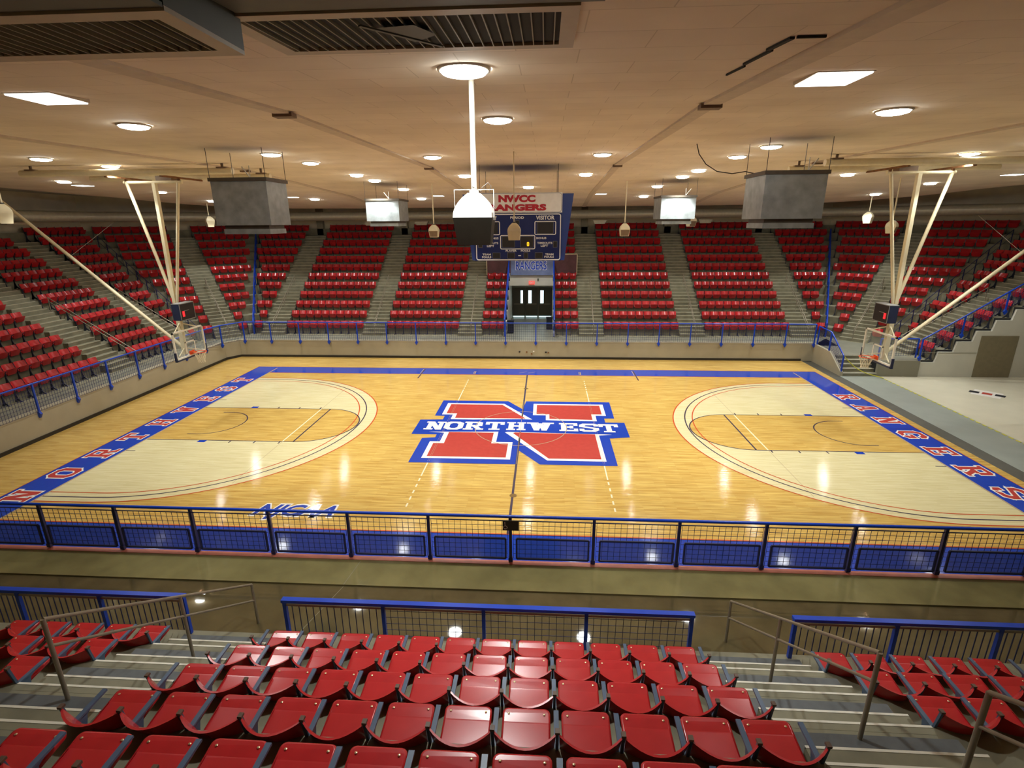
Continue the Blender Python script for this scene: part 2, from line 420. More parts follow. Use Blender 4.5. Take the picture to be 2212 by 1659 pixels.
# centre logo: a blue slab N with white and red layers and a blue name band
OUT = [(-3.73,3.22),(-0.72,3.22),(-.02,2.16),(.1,3.24),(3.88,3.24),(3.85,1.16),(3.43,1.14),(3.43,.68),(4.2,.68),(4.2,-.85),(3.42,-1.0),(3.42,-3.38),(.8,-3.38),(.04,-2.28),(.0,-3.4),(-3.73,-3.4),(-3.73,-1.26),(-3.24,-1.16),(-3.24,-.88),(-4.24,-.86),(-4.24,.7),(-3.3,.76),(-3.3,1.18),(-3.73,1.2)]
fl.poly([(x, y, 4.2*Z) for x, y in OUT][::-1], 2)
REDS = [[(-3.28,2.7),(-.95,2.7),(.16,1.0),(-2.82,.95),(-2.82,1.5),(-3.28,1.5)],
        [(.6,2.75),(3.38,2.75),(3.38,1.62),(2.93,1.62),(2.93,.95),(1.15,1.0),(1.15,1.56),(.6,1.56)],
        [(-2.8,-.62),(-1.03,-.62),(-1.03,-1.66),(-.4,-1.66),(-.4,-2.88),(-3.2,-2.88),(-3.2,-1.72),(-2.8,-1.72)],
        [(-.2,-.55),(2.9,-.62),(2.92,-2.88),(1.1,-2.9),(-.28,-.62)]]
WH = [[(-3.45,2.85),(-.88,2.85),(.5,.8),(-2.98,.8),(-2.98,1.36),(-3.45,1.36)],
      [(.45,2.9),(3.54,2.9),(3.54,1.46),(3.1,1.46),(3.1,.8),(1.0,.8),(1.0,1.42),(.45,1.42)],
      [(-3.6,-.62),(-.86,-.5),(-.86,-1.52),(-.24,-1.52),(-.24,-3.03),(-3.36,-3.03),(-3.36,-1.56),(-2.98,-1.56),(-2.98,-.7)],
      [(-.5,-.5),(3.55,-.62),(3.04,-.72),(3.08,-3.05),(1.05,-3.05),(-.6,-.55)]]
for p in WH: fl.poly([(x, y, 5*Z) for x, y in p][::-1], 4)
for p in REDS: fl.poly([(x, y, 5.8*Z) for x, y in p][::-1], 3)
fl.poly([(-4.2,.66,6.4*Z),(-4.2,-.5,6.4*Z),(-.1,-.47,6.4*Z),(4.15,-.6,6.4*Z),(4.15,.62,6.4*Z),(0,.92,6.4*Z)], 2)
xs = [-3.5,-2.72,-1.92,-1.06,-.19,.78,1.92,2.72,3.5]
for ch, x in zip('NORTHWEST', xs):
    letter(fl, ch, (x, .12-.006*x*x), (1,0), (0,1), .74 if ch != 'W' else .98, .84, 7*Z, 4, .1)
fl.arc((0,0,8*Z), 1.83, .03, 0, 2*PI, 7)
# baseline lettering
for i, ch in enumerate('NORTHWEST'):
    c = (-14.97, -6.3+1.555*i)
    letter(fl, ch, c, (0,1), (-1,0), .70, .84, 3*Z, 4, .36); letter(fl, ch, c, (0,1), (-1,0), .70, .84, 4*Z, 3)
for i, ch in enumerate('RANGERS'):
    c = (14.97, 4.48-1.53*i)
    letter(fl, ch, c, (0,-1), (1,0), .72, .86, 3*Z, 4, .36); letter(fl, ch, c, (0,-1), (1,0), .72, .86, 4*Z, 3)
text(fl, 'NJCAA', (-7.42,-7.28,3*Z), (1,0,0), (0,1,0), 2.45, .95, 4, bold=.075, shear=.35)
text(fl, 'NJCAA', (-7.36,-7.2,4.5*Z), (1,0,0), (0,1,0), 2.33, .8, 2, bold=.03, shear=.35)
struct('floor', fl, fm, 'honey maple basketball court floor with blue border and painted centre letter')

# ------------------------------------------------------------------ right side floor, rubber strip, far room floor
g = MB()
g.poly([(15.9,-11,0),(16.5,-11,0),(16.45,11.1,0),(15.9,11.2,0)], 1)
g.poly([(16.5,-11,0),(18.5,-11,0),(18.5,8.3,0),(16.45,8.3,0)], 0)
g.poly([(18.5,-12,0),(34,-12,0),(34,8.3,0),(18.5,8.3,0)], 2)
# tile emblem: four diamonds round a red one
def dia(cx, cy, rx, ry, z, mi): g.poly([(cx-rx,cy,z),(cx,cy-ry,z),(cx+rx,cy,z),(cx,cy+ry,z)], mi)
dia(21.7,5.2,.75,.75,.002,5)
for dx, dy, mi in ((-.36,.3,4),(.36,-.3,4),(0,0,3),(-.3,-.22,5),(.3,.22,5)): dia(21.7+dx, 5.2+dy, .26, .26, .004+.001*(mi == 3), mi)
struct('floor', g, ['grey_floor','rubber_strip','tile_floor','court_red','bin_black','court_white'], 'grey and cream lobby floor on the right of the court')

# ------------------------------------------------------------------ court walls
w = MB(); w.box((-17.9,11.2,0),(16.45,11.5,1.05)); w.prism([(-18.4,10.4,0),(-17.9,11.2,0),(-17.9,11.5,0),(-18.7,10.4,0)], (0,0,1.05))
struct('wall_far', w, 'wall_paint', 'low beige wall along the far side of the court')
w = MB(); w.box((-18.7,-11,0),(-18.4,10.4,1.1)); struct('wall_left', w, 'wall_paint', 'low beige wall along the left end of the court')
w = MB()
w.prism([(16.45,11.2,0),(16.45,8.05,0),(16.45,8.05,.22),(16.45,9.35,1.0),(16.45,11.2,1.05)], (.15,0,0))
struct('wall_right', w, 'wall_paint', 'sloping beige stair side wall at the far right corner')
w = MB(); w.box((-18.2,-10.35,0),(18,-10.06,.86)); struct('wall_near', w, 'wall_paint')
w = MB(); w.box((-17.9,11.16,0),(15.85,11.2,.13)); w.prism([(-18.4,10.4,0),(-18.36,10.37,0),(-17.9,11.15,0),(-17.9,11.2,0)], (0,0,.13)); struct('baseboard_far', w, 'black_rubber')
w = MB(); w.box((-18.4,-11,0),(-18.35,10.4,.13)); struct('baseboard_left', w, 'black_rubber')

# ------------------------------------------------------------------ terraces
T0F, TF, RF = 13.48, .82, .553      # far and side stands: first front edge, row depth, rise
Z0 = .86
ROWS = 12
X0S = 20.28
def fold(k, off=0.0):
    d = k*TF + off; t = math.tan(PI/8)
    f1 = (18.26+t*d, T0F+d); f2 = (X0S+d, T0F-1.95+t*d)
    return f1, f2
t_ = MB()
def loft(pa, za, pb, zb, mi=0):
    # tread at za between polylines pa..pb, then riser up to zb
    for i in range(len(pa)-1):
        a0, a1, b0, b1 = pa[i], pa[i+1], pb[i], pb[i+1]
        t_.poly([(a0[0],a0[1],za),(b0[0],b0[1],za),(b1[0],b1[1],za),(a1[0],a1[1],za)][::-1], mi)
        t_.poly([(b0[0],b0[1],za),(b1[0],b1[1],za),(b1[0],b1[1],zb),(b0[0],b0[1],zb)][::-1], mi)
PXL, PXR = -1.6, 1.45
def pl_left(k):
    f1, f2 = fold(k); return [(-f2[0], -14), (-f2[0], f2[1]), (-f1[0], f1[1]), (PXL, T0F+k*TF)]
def pl_right(k):
    f1, f2 = fold(k); return [(PXR, T0F+k*TF), (f1[0], f1[1]), (f2[0], f2[1]), (f2[0], 8.2)]
for pl in (pl_left, pl_right):
    for k in range(ROWS): loft(pl(k), Z0+k*RF, pl(k+1), Z0+(k+1)*RF)
    p = pl(ROWS); q = pl(ROWS+2); loft(p, Z0+ROWS*RF, q, Z0+ROWS*RF)
for k in range(7, ROWS): loft([(PXL,T0F+k*TF),(PXR,T0F+k*TF)], Z0+k*RF, [(PXL,T0F+(k+1)*TF),(PXR,T0F+(k+1)*TF)], Z0+(k+1)*RF)
loft([(PXL,T0F+ROWS*TF),(PXR,T0F+ROWS*TF)], Z0+ROWS*RF, [(PXL,T0F+(ROWS+2)*TF),(PXR,T0F+(ROWS+2)*TF)], Z0+ROWS*RF)
o = struct('terrace', t_, 'concrete', 'stepped concrete terrace of the far and side stands')
# near terrace
T0N, TN, RN, Z0N = -12.32, .957, .605, .865
t_ = MB()
for k in range(9):
    y = T0N-k*TN; z = Z0N+k*RN
    t_.poly([(-20,y-TN,z),(20,y-TN,z),(20,y,z),(-20,y,z)])
    t_.poly([(-20,y-TN,z),(20,y-TN,z),(20,y-TN,z+RN),(-20,y-TN,z+RN)][::-1])
struct('terrace', t_, 'concrete', 'stepped concrete terrace of the near stand')
# walkways
k_ = MB()
f1, f2 = fold(0)
k_.poly([(-f2[0],-14,.86),(-18.6,-14,.86),(-18.6,10.4,.86),(-17.95,11.45,.86),(-f1[0],f1[1],.86),(-f2[0],f2[1],.86)][::-1][::-1])
k_.poly([(-17.95,11.45,.86),(18.0,11.45,.86),(f1[0],f1[1],.86),(-f1[0],f1[1],.86)])
k_.poly([(16.55,9.35,.86),(18.3,9.35,.86),(18.3,8.2,.86),(f2[0],8.2,.86),(f2[0],f2[1],.86),(f1[0],f1[1],.86),(16.55,11.45,.86)])
k_.poly([(PXL,T0F,.86),(PXR,T0F,.86),(PXR,20.9,.86),(PXL,20.9,.86)])
struct('walkway', k_, 'concrete_walk', 'grey concrete walkway between the low wall and the far seats')
k_ = MB()
k_.poly([(-20,T0N,.865),(20,T0N,.865),(20,-10.98,.865),(-20,-10.98,.865)], 0)
k_.box((-20,-10.98,.83),(20,-10.16,.90), 1)
k_.box((-20,-10.16,.83),(20,-10.02,.91), 2)
for a, b in (((-3.0,-10.2),(-3.35,-12.5)),):
    k_.add([(a[0]-.006,a[1],.903),(a[0]+.006,a[1],.903),(b[0]+.27,-10.98,.903),(b[0]+.258,-10.98,.903)], [(3,2,1,0)], 3)
    k_.add([(b[0]+.258,-10.99,.868),(b[0]+.27,-10.99,.868),(b[0]-.12,-12.5,.868),(b[0]-.135,-12.5,.868)], [(3,2,1,0)], 3)
struct('walkway', k_, ['wet_concrete','wet_strip','pink_edge','concrete'], 'wet shiny concrete walkway below the near seats')

# ------------------------------------------------------------------ aisle stairs
def aisle(c, d, half, n, depth, rise, label, z0=Z0):
    near = z0 != Z0
    # c = centre of the foot at the first row edge, d = uphill unit vector
    s = Vector((-d[1], d[0], 0)); d = Vector((d[0], d[1], 0)); c = Vector((c[0], c[1], 0))
    a = MB()
    def step(y0, y1, zb, zt, dark):
        p = [c+d*y0-s*half, c+d*y0+s*half, c+d*y1+s*half, c+d*y1-s*half]
        a.prism([(q.x,q.y,zb) for q in p], (0,0,zt-zb), 0)
        if dark and near: a.poly([(q.x,q.y,zt+.003) for q in p], 1)
        if dark and near: return
        e = [c+d*(y0-.006)-s*half, c+d*(y0-.006)+s*half, c+d*(y0+.022)+s*half, c+d*(y0+.022)-s*half]
        a.prism([(q.x,q.y,zt-.02) for q in e], (0,0,.0245), 2)
    for k in range(n):
        z = z0+k*rise; y2 = (k+1)*depth; td = depth/3
        step(y2-2*td, y2-td, z, z+rise/3, True)
        step(y2-td, y2+.002, z, z+2*rise/3, False)
        step(y2-.001, y2+.1, z+rise*.7, z+rise+.002, False)
    return struct('stairs', a, ['concrete','step_grey','nosing' if near else 'nosing_muted'], label)
FAR_AISLES = [(-17.1,'far left'),(-10.25,'left'),(-3.93,'left of the doorway'),(3.9,'right of the doorway'),(10.25,'right'),(17.1,'far right')]
for x, nm in FAR_AISLES: aisle((x, T0F), (0,1), .78, ROWS-1, TF, RF, 'concrete aisle stairs in far stand, %s' % nm)
for y, nm in ((5.1,'nearer'),(10.3,'farther')): aisle((-X0S, y), (-1,0), .8, ROWS-1, TF, RF, 'concrete aisle stairs in left stand, %s' % nm)
aisle((X0S, 10.2), (1,0), .8, ROWS-1, TF, RF, 'concrete aisle stairs in right stand')
q2 = math.sqrt(.5)
DL = ((-18.26-X0S)/2, (T0F*2-1.95)/2)
aisle(DL, (-q2,q2), .75, ROWS-1, TF, RF, 'concrete aisle stairs in left corner of bowl')
aisle((-DL[0],DL[1]), (q2,q2), .75, ROWS-1, TF, RF, 'concrete aisle stairs in right corner of bowl')
aisle((4.26, T0N), (0,-1), .83, 6, TN, RN, 'near concrete aisle stairs on the right', Z0N)
aisle((-4.45, T0N), (0,-1), .83, 6, TN, RN, 'near concrete aisle stairs on the left', Z0N)
# stairs from the lobby floor up to the walkway
a = MB()
for i in range(5):
    y = 8.05+i*.28
    a.box((16.6,y,0),(18.3,9.4,.172*(i+1)-.002 if i == 4 else .172*(i+1)), 0)
    a.box((16.6,y-.006,.172*(i+1)-.02),(18.3,y+.025,.172*(i+1)+.003), 1)
struct('stairs', a, ['concrete','nosing'], 'short concrete stairs from the lobby floor up to the walkway')

# right end wall facing the court corner, with door
w = MB()
w.box((18.3,8.05,0),(X0S+.1,8.2,.86), 1)
pts = [(X0S+.1,8.1,0),(33,8.1,0)]
top = []
for k in range(ROWS+1):
    x = X0S+k*TF; z = Z0+k*RF
    top += [(x+.1,8.1,z-.1),(x+TF,8.1,z-.1)]
w.prism([pts[0], pts[1], (33,8.1,top[-1][2])] + top[::-1], (0,.12,0), 0)
struct('wall_right', w, ['wall_light','wall_grey'], 'pale wall under the cut end of the right stand')
d = MB(); d.box((23.1,8.06,0),(24.9,8.1,2.18)); struct('door_1', d, 'door_taupe', 'plain taupe door in the pale wall at far right')
w = MB(); w.box((X0S+.15,8.08,1.28),(23.05,8.098,1.295)); struct('trim_1', w, 'wall_grey')

# ------------------------------------------------------------------ portal with doors and banner
w = MB()
YB = 20.9
for x0, x1 in ((PXL-.12, PXL), (PXR, PXR+.12)):
    prof = [(T0F,.9),(YB,.9),(YB,5.3)]
    for k in range(6, -1, -1): prof += [(T0F+(k+1)*TF, Z0+k*RF+.25),(T0F+k*TF, Z0+k*RF+.25)]
    w.prism([(x0,y,z) for y, z in prof], (x1-x0,0,0))
w.box((PXL,YB,.9),(PXR,YB+.15,5.3))
w.box((PXL,18.62,3.52),(PXR,18.74,4.4)); w.box((PXL,18.7,3.52),(PXR,YB,3.6), 1)
struct('wall_portal', w, ['wall_light','wall_grey'], 'white doorway recess through the far stand')
for i, (x0, x1) in enumerate(((-1.58,-.62),(-.6,.36),(.4,1.42))):
    r = thing('door_%d' % (i+2), 'dark double-height exit door leaf, %s from left, in far doorway' % ORD[i+1], 'door', ((x0+x1)/2, YB-.06, .9))
    r['kind'] = 'structure'
    m = MB(); m.box((x0,YB-.1,.96),(x1,YB-.03,3.12)); m.build('leaf', 'door_brown', r)
    wx = ((-.78,-.6),(-.5,-.25),(.38,.62))[i] if False else ((-.95,-.78),(-.36,-.12),(.55,.8))[i]
    m = MB(); m.box((wx[0],YB-.115,1.95),(wx[1],YB-.09,2.92)); m.build('window', 'day_glass', r)
    m = MB(); m.box((x0+.1,YB-.17,1.86),(x1-.1,YB-.1,1.92)); m.build('push_bar', 'steel', r)
    m = MB(); m.box((x0+.06,YB-.09,.9),(x1-.06,YB-.03,.955)); tag(m.build('door_gap', 'day_glass', r), 'strip of daylight under the door')
e = thing('exit_sign', 'lit red EXIT sign over the far double doors', 'sign', (-.05,18.6,3.62))
m = MB(); m.box((-.26,18.52,3.62),(.16,18.62,3.86)); m.build('housing', 'exit_red', e)
m = MB(); text(m, 'EXIT', (-.2,18.515,3.67), (1,0,0), (0,0,1), .3, .14, 0, bold=.03); m.build('lettering', 'text_white', e)
m = MB(); m.box((.35,18.57,3.88),(.45,18.62,4.03)); tag(m.build('junction_box','grille_dark'), 'small dark box on white fascia above the EXIT sign', 'box')
b = thing('banner', 'blue RANGERS banner with maroon ends over the far doorway', 'banner', (-.05,18.5,4.3))
m = MB(); m.box((-1.55,18.45,4.28),(1.52,18.5,5.75)); m.build('centre_panel', 'banner_blue', b)
m = MB(); m.box((-3.22,18.46,4.42),(-1.55,18.5,5.7)); m.build('end_panel', 'banner_maroon', b)
m = MB(); m.box((1.52,18.46,4.42),(3.1,18.5,5.7)); m.build('end_panel', 'banner_maroon', b)
m = MB()
for x0, x1, z0, z1 in ((-3.27,-3.22,4.3,5.75),(3.1,3.15,4.3,5.75),(1.52,3.15,5.7,5.75),(-3.27,-1.55,5.7,5.75)): m.box((x0,18.44,z0),(x1,18.5,z1))
m.build('frame', 'cream_paint', b)
m = MB(); text(m, 'RANGERS', (-1.22,18.448,4.62), (1,0,0), (0,0,1), 2.25, .66, 0, bold=.05); m.build('lettering_outline', 'text_white', b)
m = MB(); text(m, 'RANGERS', (-1.19,18.444,4.65), (1,0,0), (0,0,1), 2.19, .6, 0, bold=.02); m.build('lettering', 'text_blue', b)
for x, y, nm in ((-1.33,14.7,'left'),(1.22,16.05,'right')):
    r = thing('trash_bin', 'black square bin against the %s rail of the far doorway' % nm, 'bin', (x,y,.9), 'bins in the far doorway')
    m = MB(); m.prism([(x-.2,y-.2,.9),(x+.2,y-.2,.9),(x+.2,y+.2,.9),(x-.2,y+.2,.9)], (0,0,.72)); m.build('body', 'bin_black', r)
    m = MB(); m.box((x-.22,y-.22,1.62),(x+.22,y+.22,1.7)); m.build('lid', 'bin_black', r)
m = MB()
for x, z, c in ((-.63,.4,0),(-.2,.39,1),(.22,.42,2),(.1,.28,1),(.95,.38,0),(1.1,.36,1)): m.box((x,11.165,z),(x+.09,11.2,z+.07), c)
tag(m.build('wall_socket', ['bin_black','rust','board_white']), 'row of small sockets and stains on low far wall under doorway', 'socket')

# ------------------------------------------------------------------ seats
SEATW = .56
def back_mesh(nx=10, nz=4, hw=.266):
    m = MB(); vs = []; th = .026
    for sgn in (0, 1):
        for j in range(nz+1):
            f = j/nz; z = .42+.42*f
            for i in range(nx+1):
                u = -1+2*i/nx
                y = .15-.15*f - (.055+.085*f)*(1-u*u) - sgn*th
                zz = z - (.015*(1-u*u) if j == nz else 0) + (.05*(u*u)**2 if j == 0 else 0)
                vs.append((u*hw*(.93+.07*f), y, zz))
    n = (nx+1)*(nz+1); fs = []
    for j in range(nz):
        for i in range(nx):
            a = j*(nx+1)+i
            fs.append((a, a+1, a+nx+2, a+nx+1)[::-1]); b0 = a+n; fs.append((b0, b0+1, b0+nx+2, b0+nx+1))
    side = []
    for i in range(nx):
        a = nz*(nx+1)+i; side.append((a, a+1, a+1+n, a+n)[::-1]); a = i; side.append((a, a+1, a+1+n, a+n))
    for j in range(nz):
        a = j*(nx+1); c = a+nx+1; side.append((a, c, c+n, a+n)[::-1]); a += nx; c += nx; side.append((a, c, c+n, a+n))
    m.add(vs, fs, 0, True)
    m.add(vs, side, 0, False)
    return m
PZ = .45
def pan_mesh(up):
    m = MB()
    if up:
        nx, nz = 6, 3; vs = []
        for sg in (0, 1):
            for j in range(nz+1):
                f = j/nz
                for i in range(nx+1):
                    u = -1+2*i/nx
                    vs.append((u*.245*(.74+.26*f**.6), +.13+.1*f+.045*(1-u*u)*(.5+.5*f) - sg*.035, .395+.265*f-.012*u*u*(j == nz)))
        n = (nx+1)*(nz+1); fs = []
        for j in range(nz):
            for i in range(nx):
                a = j*(nx+1)+i; fs.append((a, a+1, a+nx+2, a+nx+1)[::-1]); fs.append((a+n, a+1+n, a+nx+2+n, a+nx+1+n))
        m.add(vs, fs, 0, True); fs = []
        for i in range(nx):
            a = nz*(nx+1)+i; fs.append((a, a+1, a+1+n, a+n)[::-1]); fs.append((i, i+1, i+1+n, i+n))
        for j in range(nz):
            a = j*(nx+1); c = a+nx+1; fs.append((a, c, c+n, a+n)[::-1]); a += nx; c += nx; fs.append((a, c, c+n, a+n))
        m.add(vs, fs, 0, False)
        return m
    def outline(hw, y0, y1, r, n=4):
        P = [(-hw, y0), (hw, y0)]
        for cx, a0 in ((hw-r, 0), (-hw+r, PI/2)):
            for i in range(n+1): a = a0+PI/2*i/n; P.append((cx+r*math.cos(a), y1-r+r*math.sin(a)))
        return P
    def place(x, y, z):
        y2 = y + .012*(1-(x/.25)**2)*(y > .4)
        ca, sa = math.cos(.1), math.sin(.1); return (x, y2*ca - z*sa, PZ + y2*sa + z*ca)
    rings = [(.222,.06,.53,.045,-.045),(.228,.06,.538,.045,-.012),(.224,.062,.533,.045,.0),(.21,.07,.52,.04,.004)]
    R = [[place(x, y, z) for x, y in outline(h, a, b, r)] for h, a, b, r, z in rings]
    n = len(R[0]); vs = sum(R, [])
    fs = [(i*n+j, i*n+(j+1) % n, (i+1)*n+(j+1) % n, (i+1)*n+j) for i in range(len(R)-1) for j in range(n)]
    m.add(vs, fs, 0, True)
    m.poly(R[0][::-1])
    top = outline(.21, .07, .52, .04)
    fr = [(p[0], p[1]) for p in top if p[1] > .2]
    yc = .40; H = .21
    m.poly([place(-H,yc,-.004), place(H,yc,-.004)] + [place(x, y, .004) for x, y in fr])
    m.poly([place(-H,.07,.004), place(H,.07,.004), place(H,yc-.012,-.003), place(-H,yc-.012,-.003)])
    m.poly([place(-H,yc-.012,-.003), place(H,yc-.012,-.003), place(H,yc,-.004), place(-H,yc,-.004)])
    for x in (-H, H): m.poly([place(x,yc,-.004), place(x,.478,.004), place(x,yc-.012,.004), place(x,yc-.012,-.003)])
    return m
def standard_mesh(x, near=True):
    m = MB()
    if near: prof = [(.02,0),(.12,0),(.19,.07),(.27,0),(.38,0),(.21,.14),(.15,.36),(.2,.545),(.3,.58),(.06,.58),(.015,.85),(-.015,.85),(.03,.6),(.09,.42),(.07,.15)]
    else: prof = [(.02,0),(.12,0),(.19,.07),(.27,0),(.38,0),(.2,.14),(.14,.36),(.16,.545),(.2,.58),(.06,.58),(.015,.85),(-.015,.85),(.03,.6),(.09,.42),(.07,.15)]
    parts = [[0,1,2,14],[2,3,4,5],[14,2,5,6,13],[13,6,7,12],[12,7,8,9],[12,9,10,11]]
    th = .026
    for p in parts: m.prism([(x-th/2, prof[i][0], prof[i][1]) for i in p], (th,0,0), 0)
    if near: m.box((x-.023,.04,.575),(x+.023,.45,.597), 0)
    else: m.box((x-.02,.04,.575),(x+.02,.25,.595), 0)
    m.box((x-.02,-.02,.845),(x+.02,.03,.868), 1)
    return m
def bolt_mesh(x):
    m = MB(); ca, sa = math.cos(.1), math.sin(.1); y = .478
    c = (x, y*ca-.006*sa, PZ+y*sa+.006)
    vs = [(c[0]+.012*math.cos(i*PI/4), c[1]+.012*math.sin(i*PI/4), c[2]+.002) for i in range(8)]
    m.add(vs+[(c[0],c[1],c[2]+.009)], [(i, (i+1) % 8, 8) for i in range(8)], 0, True)
    return m
# every seat: ('near'|'bowl', location, yaw, block name, row, index, count)
SEATS = []
def row_line(kind, p0, p1, face, block, row, n=None, order='left'):
    p0 = Vector(p0); p1 = Vector(p1); L = (p1-p0).length
    n = n or max(1, int(round(L/.545)))
    yaw = math.atan2(face[1], face[0]) - PI/2
    for i in range(n):
        c = p0.lerp(p1, (i+.5)/n)
        SEATS.append([kind, (c.x, c.y), None, yaw, block, row, i, n, L/n])
NROWS_NEAR = 5
def near_rows(x0, x1, n, block):
    for k in range(NROWS_NEAR):
        y = -13.32-k*TN
        s0 = len(SEATS); row_line('near', (x0,y), (x1,y), (0,1), block, k, n)
        for s in SEATS[s0:]: s[2] = Z0N+k*RN
near_rows(-3.6, 3.4, 12, 'near centre block')
near_rows(5.12, 5.12+.582*12, 12, 'near right block')
near_rows(-5.31-.582*10, -5.31, 10, 'near left block')
CB = .82     # cusp line behind the front edge of its row
def bowl(p0, p1, face, block, k, n=None):
    s0 = len(SEATS); row_line('bowl', p0, p1, face, block, k, n)
    for s in SEATS[s0:]: s[2] = Z0+k*RF
for k in range(ROWS):
    Y = T0F+k*TF+CB; X = X0S+k*TF+CB
    for x0, x1, nm in ((-16.25,-11.05,'far block left of doorway, outer'),(-9.46,-4.68,'far block left of doorway, inner'),(4.7,9.44,'far block right of doorway, inner'),(11.05,16.3,'far block right of doorway, outer')):
        bowl((x0,Y), (x1,Y), (0,-1), nm, k, 10 if abs(x0) > 10.5 or abs(x1) > 10.5 else 9)
    if k <= 5:
        bowl((-3.2,Y), (-1.72,Y), (0,-1), 'far block beside doorway, left', k, 3); bowl((1.58,Y), (3.1,Y), (0,-1), 'far block beside doorway, right', k, 3)
    elif k >= 8: bowl((-3.2,Y), (3.1,Y), (0,-1), 'far block above doorway', k, 12)
    f1, f2 = fold(k, CB)
    if True:
        n = int((f1[0]-17.95-.1)/.54)
        if n: bowl((-17.95-n*.54,Y), (-17.95,Y), (0,-1), 'far left corner block', k, n); bowl((17.95,Y), (17.95+n*.54,Y), (0,-1), 'far right corner block', k, n)
    half = math.hypot(f1[0]-f2[0], f1[1]-f2[1])/2
    mx, my = (f1[0]+f2[0])/2, (f1[1]+f2[1])/2
    n = int((half-.78-.3)/.54)
    if n > 0:
        for sx, nm in ((-1,'left'),(1,'right')):
            t = (sx*q2, -q2)      # along the facet from the far fold towards the side fold
            a = .78; b_ = .78+n*.54
            bowl((sx*mx - t[0]*a, my - t[1]*a), (sx*mx - t[0]*b_, my - t[1]*b_), (-sx*q2, -q2), 'bowl corner facet, %s, far half' % nm, k, n)
            bowl((sx*mx + t[0]*a, my + t[1]*a), (sx*mx + t[0]*b_, my + t[1]*b_), (-sx*q2, -q2), 'bowl corner facet, %s, near half' % nm, k, n)
    n = int((f2[1]-11.15-.1)/.54)
    if n > 0:
        bowl((-X,11.15), (-X,11.15+n*.54), (1,0), 'left stand, block by the corner', k, n); bowl((X,11.05), (X,11.05+n*.54), (-1,0), 'right stand, block by the corner', k, n)
    bowl((-X,6.05), (-X,9.45), (1,0), 'left stand, farther block', k, 7)
    bowl((-X,-5.7), (-X,4.2), (1,0), 'left stand, nearer block', k, 18)
    bowl((X,8.3), (X,9.35), (-1,0), 'right stand, end pair', k, 2)
vis = []
for s in SEATS:
    p = (s[1][0], s[1][1], s[2]+.45)
    if seen(p, 230 if s[0] == 'near' and s[5] == 4 else 60): vis.append((sum((a-b)**2 for a, b in zip(p, CAM)), s))
vis.sort(key=lambda t: t[0])
IND = vis[:300]; REST = vis[300:]
bm_ = back_mesh(); NB = {}
proto = {}
def proto_mesh(key, mb, mats):
    if key not in proto:
        o = mb.build(key, mats); me = o.data; bpy.data.objects.remove(o); proto[key] = me
    return proto[key]
me_back = proto_mesh('backrest', back_mesh(), 'seat_red')
me_pan = {0: proto_mesh('seat_pan', pan_mesh(False), 'seat_red'), 1: proto_mesh('seat_pan_up', pan_mesh(True), 'seat_red')}
me_std = {(s, k): proto_mesh('standard%d%d' % (s, k), standard_mesh(s*.28, k), ['standard_blue' if k else 'standard_dark','cap_brown']) for s in (-1, 1) for k in (True, False)}
me_bolt = {s: proto_mesh('bolt%d' % s, bolt_mesh(s*.17), 'bolt_brass') for s in (-1, 1)}
me_back.name = 'backrest'; 
def rowname(k): return ORD[k+1]+' row'
def child(name, me, par):
    o = bpy.data.objects.new(name, me); COL.objects.link(o); o.parent = par; return o
for d2, (kind, xy, z, yaw, block, row, i, n, pitch) in IND:
    if kind == 'near': pos = '%s from left' % ORD[i+1]
    else:
        # order seen in the photo from left to right
        q0 = px((xy[0], xy[1], z)); 
        rev = block.startswith('left stand') and False
        pos = '%s from left' % ORD[i+1] if not (block.startswith('far left corner') or 'facet, left' in block or block.startswith('right')) else '%s from aisle' % ORD[(i if 'facet' in block or block.startswith('right') else n-1-i)+1]
        if block.startswith('left stand'): pos = '%s from %s' % (ORD[n-i], 'far end')
        if block == 'right stand, end pair': pos = ('wall side','aisle side')[i]
    state = 'red seat with level pan' if kind == 'near' else 'red seat with upturned pan'
    lab = '%s, %s, %s, %s' % (state, pos, rowname(row), block)
    r = thing('stadium_seat', lab, 'seat', (xy[0], xy[1], z), 'red seats in the '+block.split(',')[0], yaw)
    r.scale = (pitch/SEATW, 1, 1)
    child('backrest', me_back, r)
    p = child('seat_pan', me_pan[kind != 'near'], r)
    if kind == 'near':
        for s in (-1, 1): child('bolt', me_bolt[s], p)
    child('armrest_frame', me_std[1, kind == 'near'], r)
    last = (i == 0)
    if last: child('armrest_frame', me_std[-1, kind == 'near'], r)
# all remaining distant seats as one mass
sm = MB()
def addmesh(dst, me, M4, off):
    vs = [M4 @ v.co for v in me.vertices]
    o = len(dst.v); dst.v += [tuple(v) for v in vs]
    for p in me.polygons:
        dst.f.append(tuple(k+o for k in p.vertices)); dst.m.append(off[p.material_index]); dst.sm.append(p.use_smooth)
lo_back = proto_mesh('backrest_low', back_mesh(6, 2), 'seat_red')
for d2, (kind, xy, z, yaw, block, row, i, n, pitch) in REST:
    M4 = Matrix.Translation((xy[0], xy[1], z)) @ Matrix.Rotation(yaw, 4, 'Z') @ Matrix.Diagonal((pitch/SEATW, 1, 1, 1))
    addmesh(sm, lo_back, M4, [0]); addmesh(sm, me_pan[1], M4, [0]); addmesh(sm, me_std[1, False], M4, [1, 2])
    if i == 0: addmesh(sm, me_std[-1, False], M4, [1, 2])
o = sm.build('stadium_seats', ['seat_red','standard_dark','cap_brown'])
tag(o, 'distant red seats filling the rest of the far and side stands', 'seats', kind='stuff')
print('seats', len(SEATS), 'visible', len(vis))

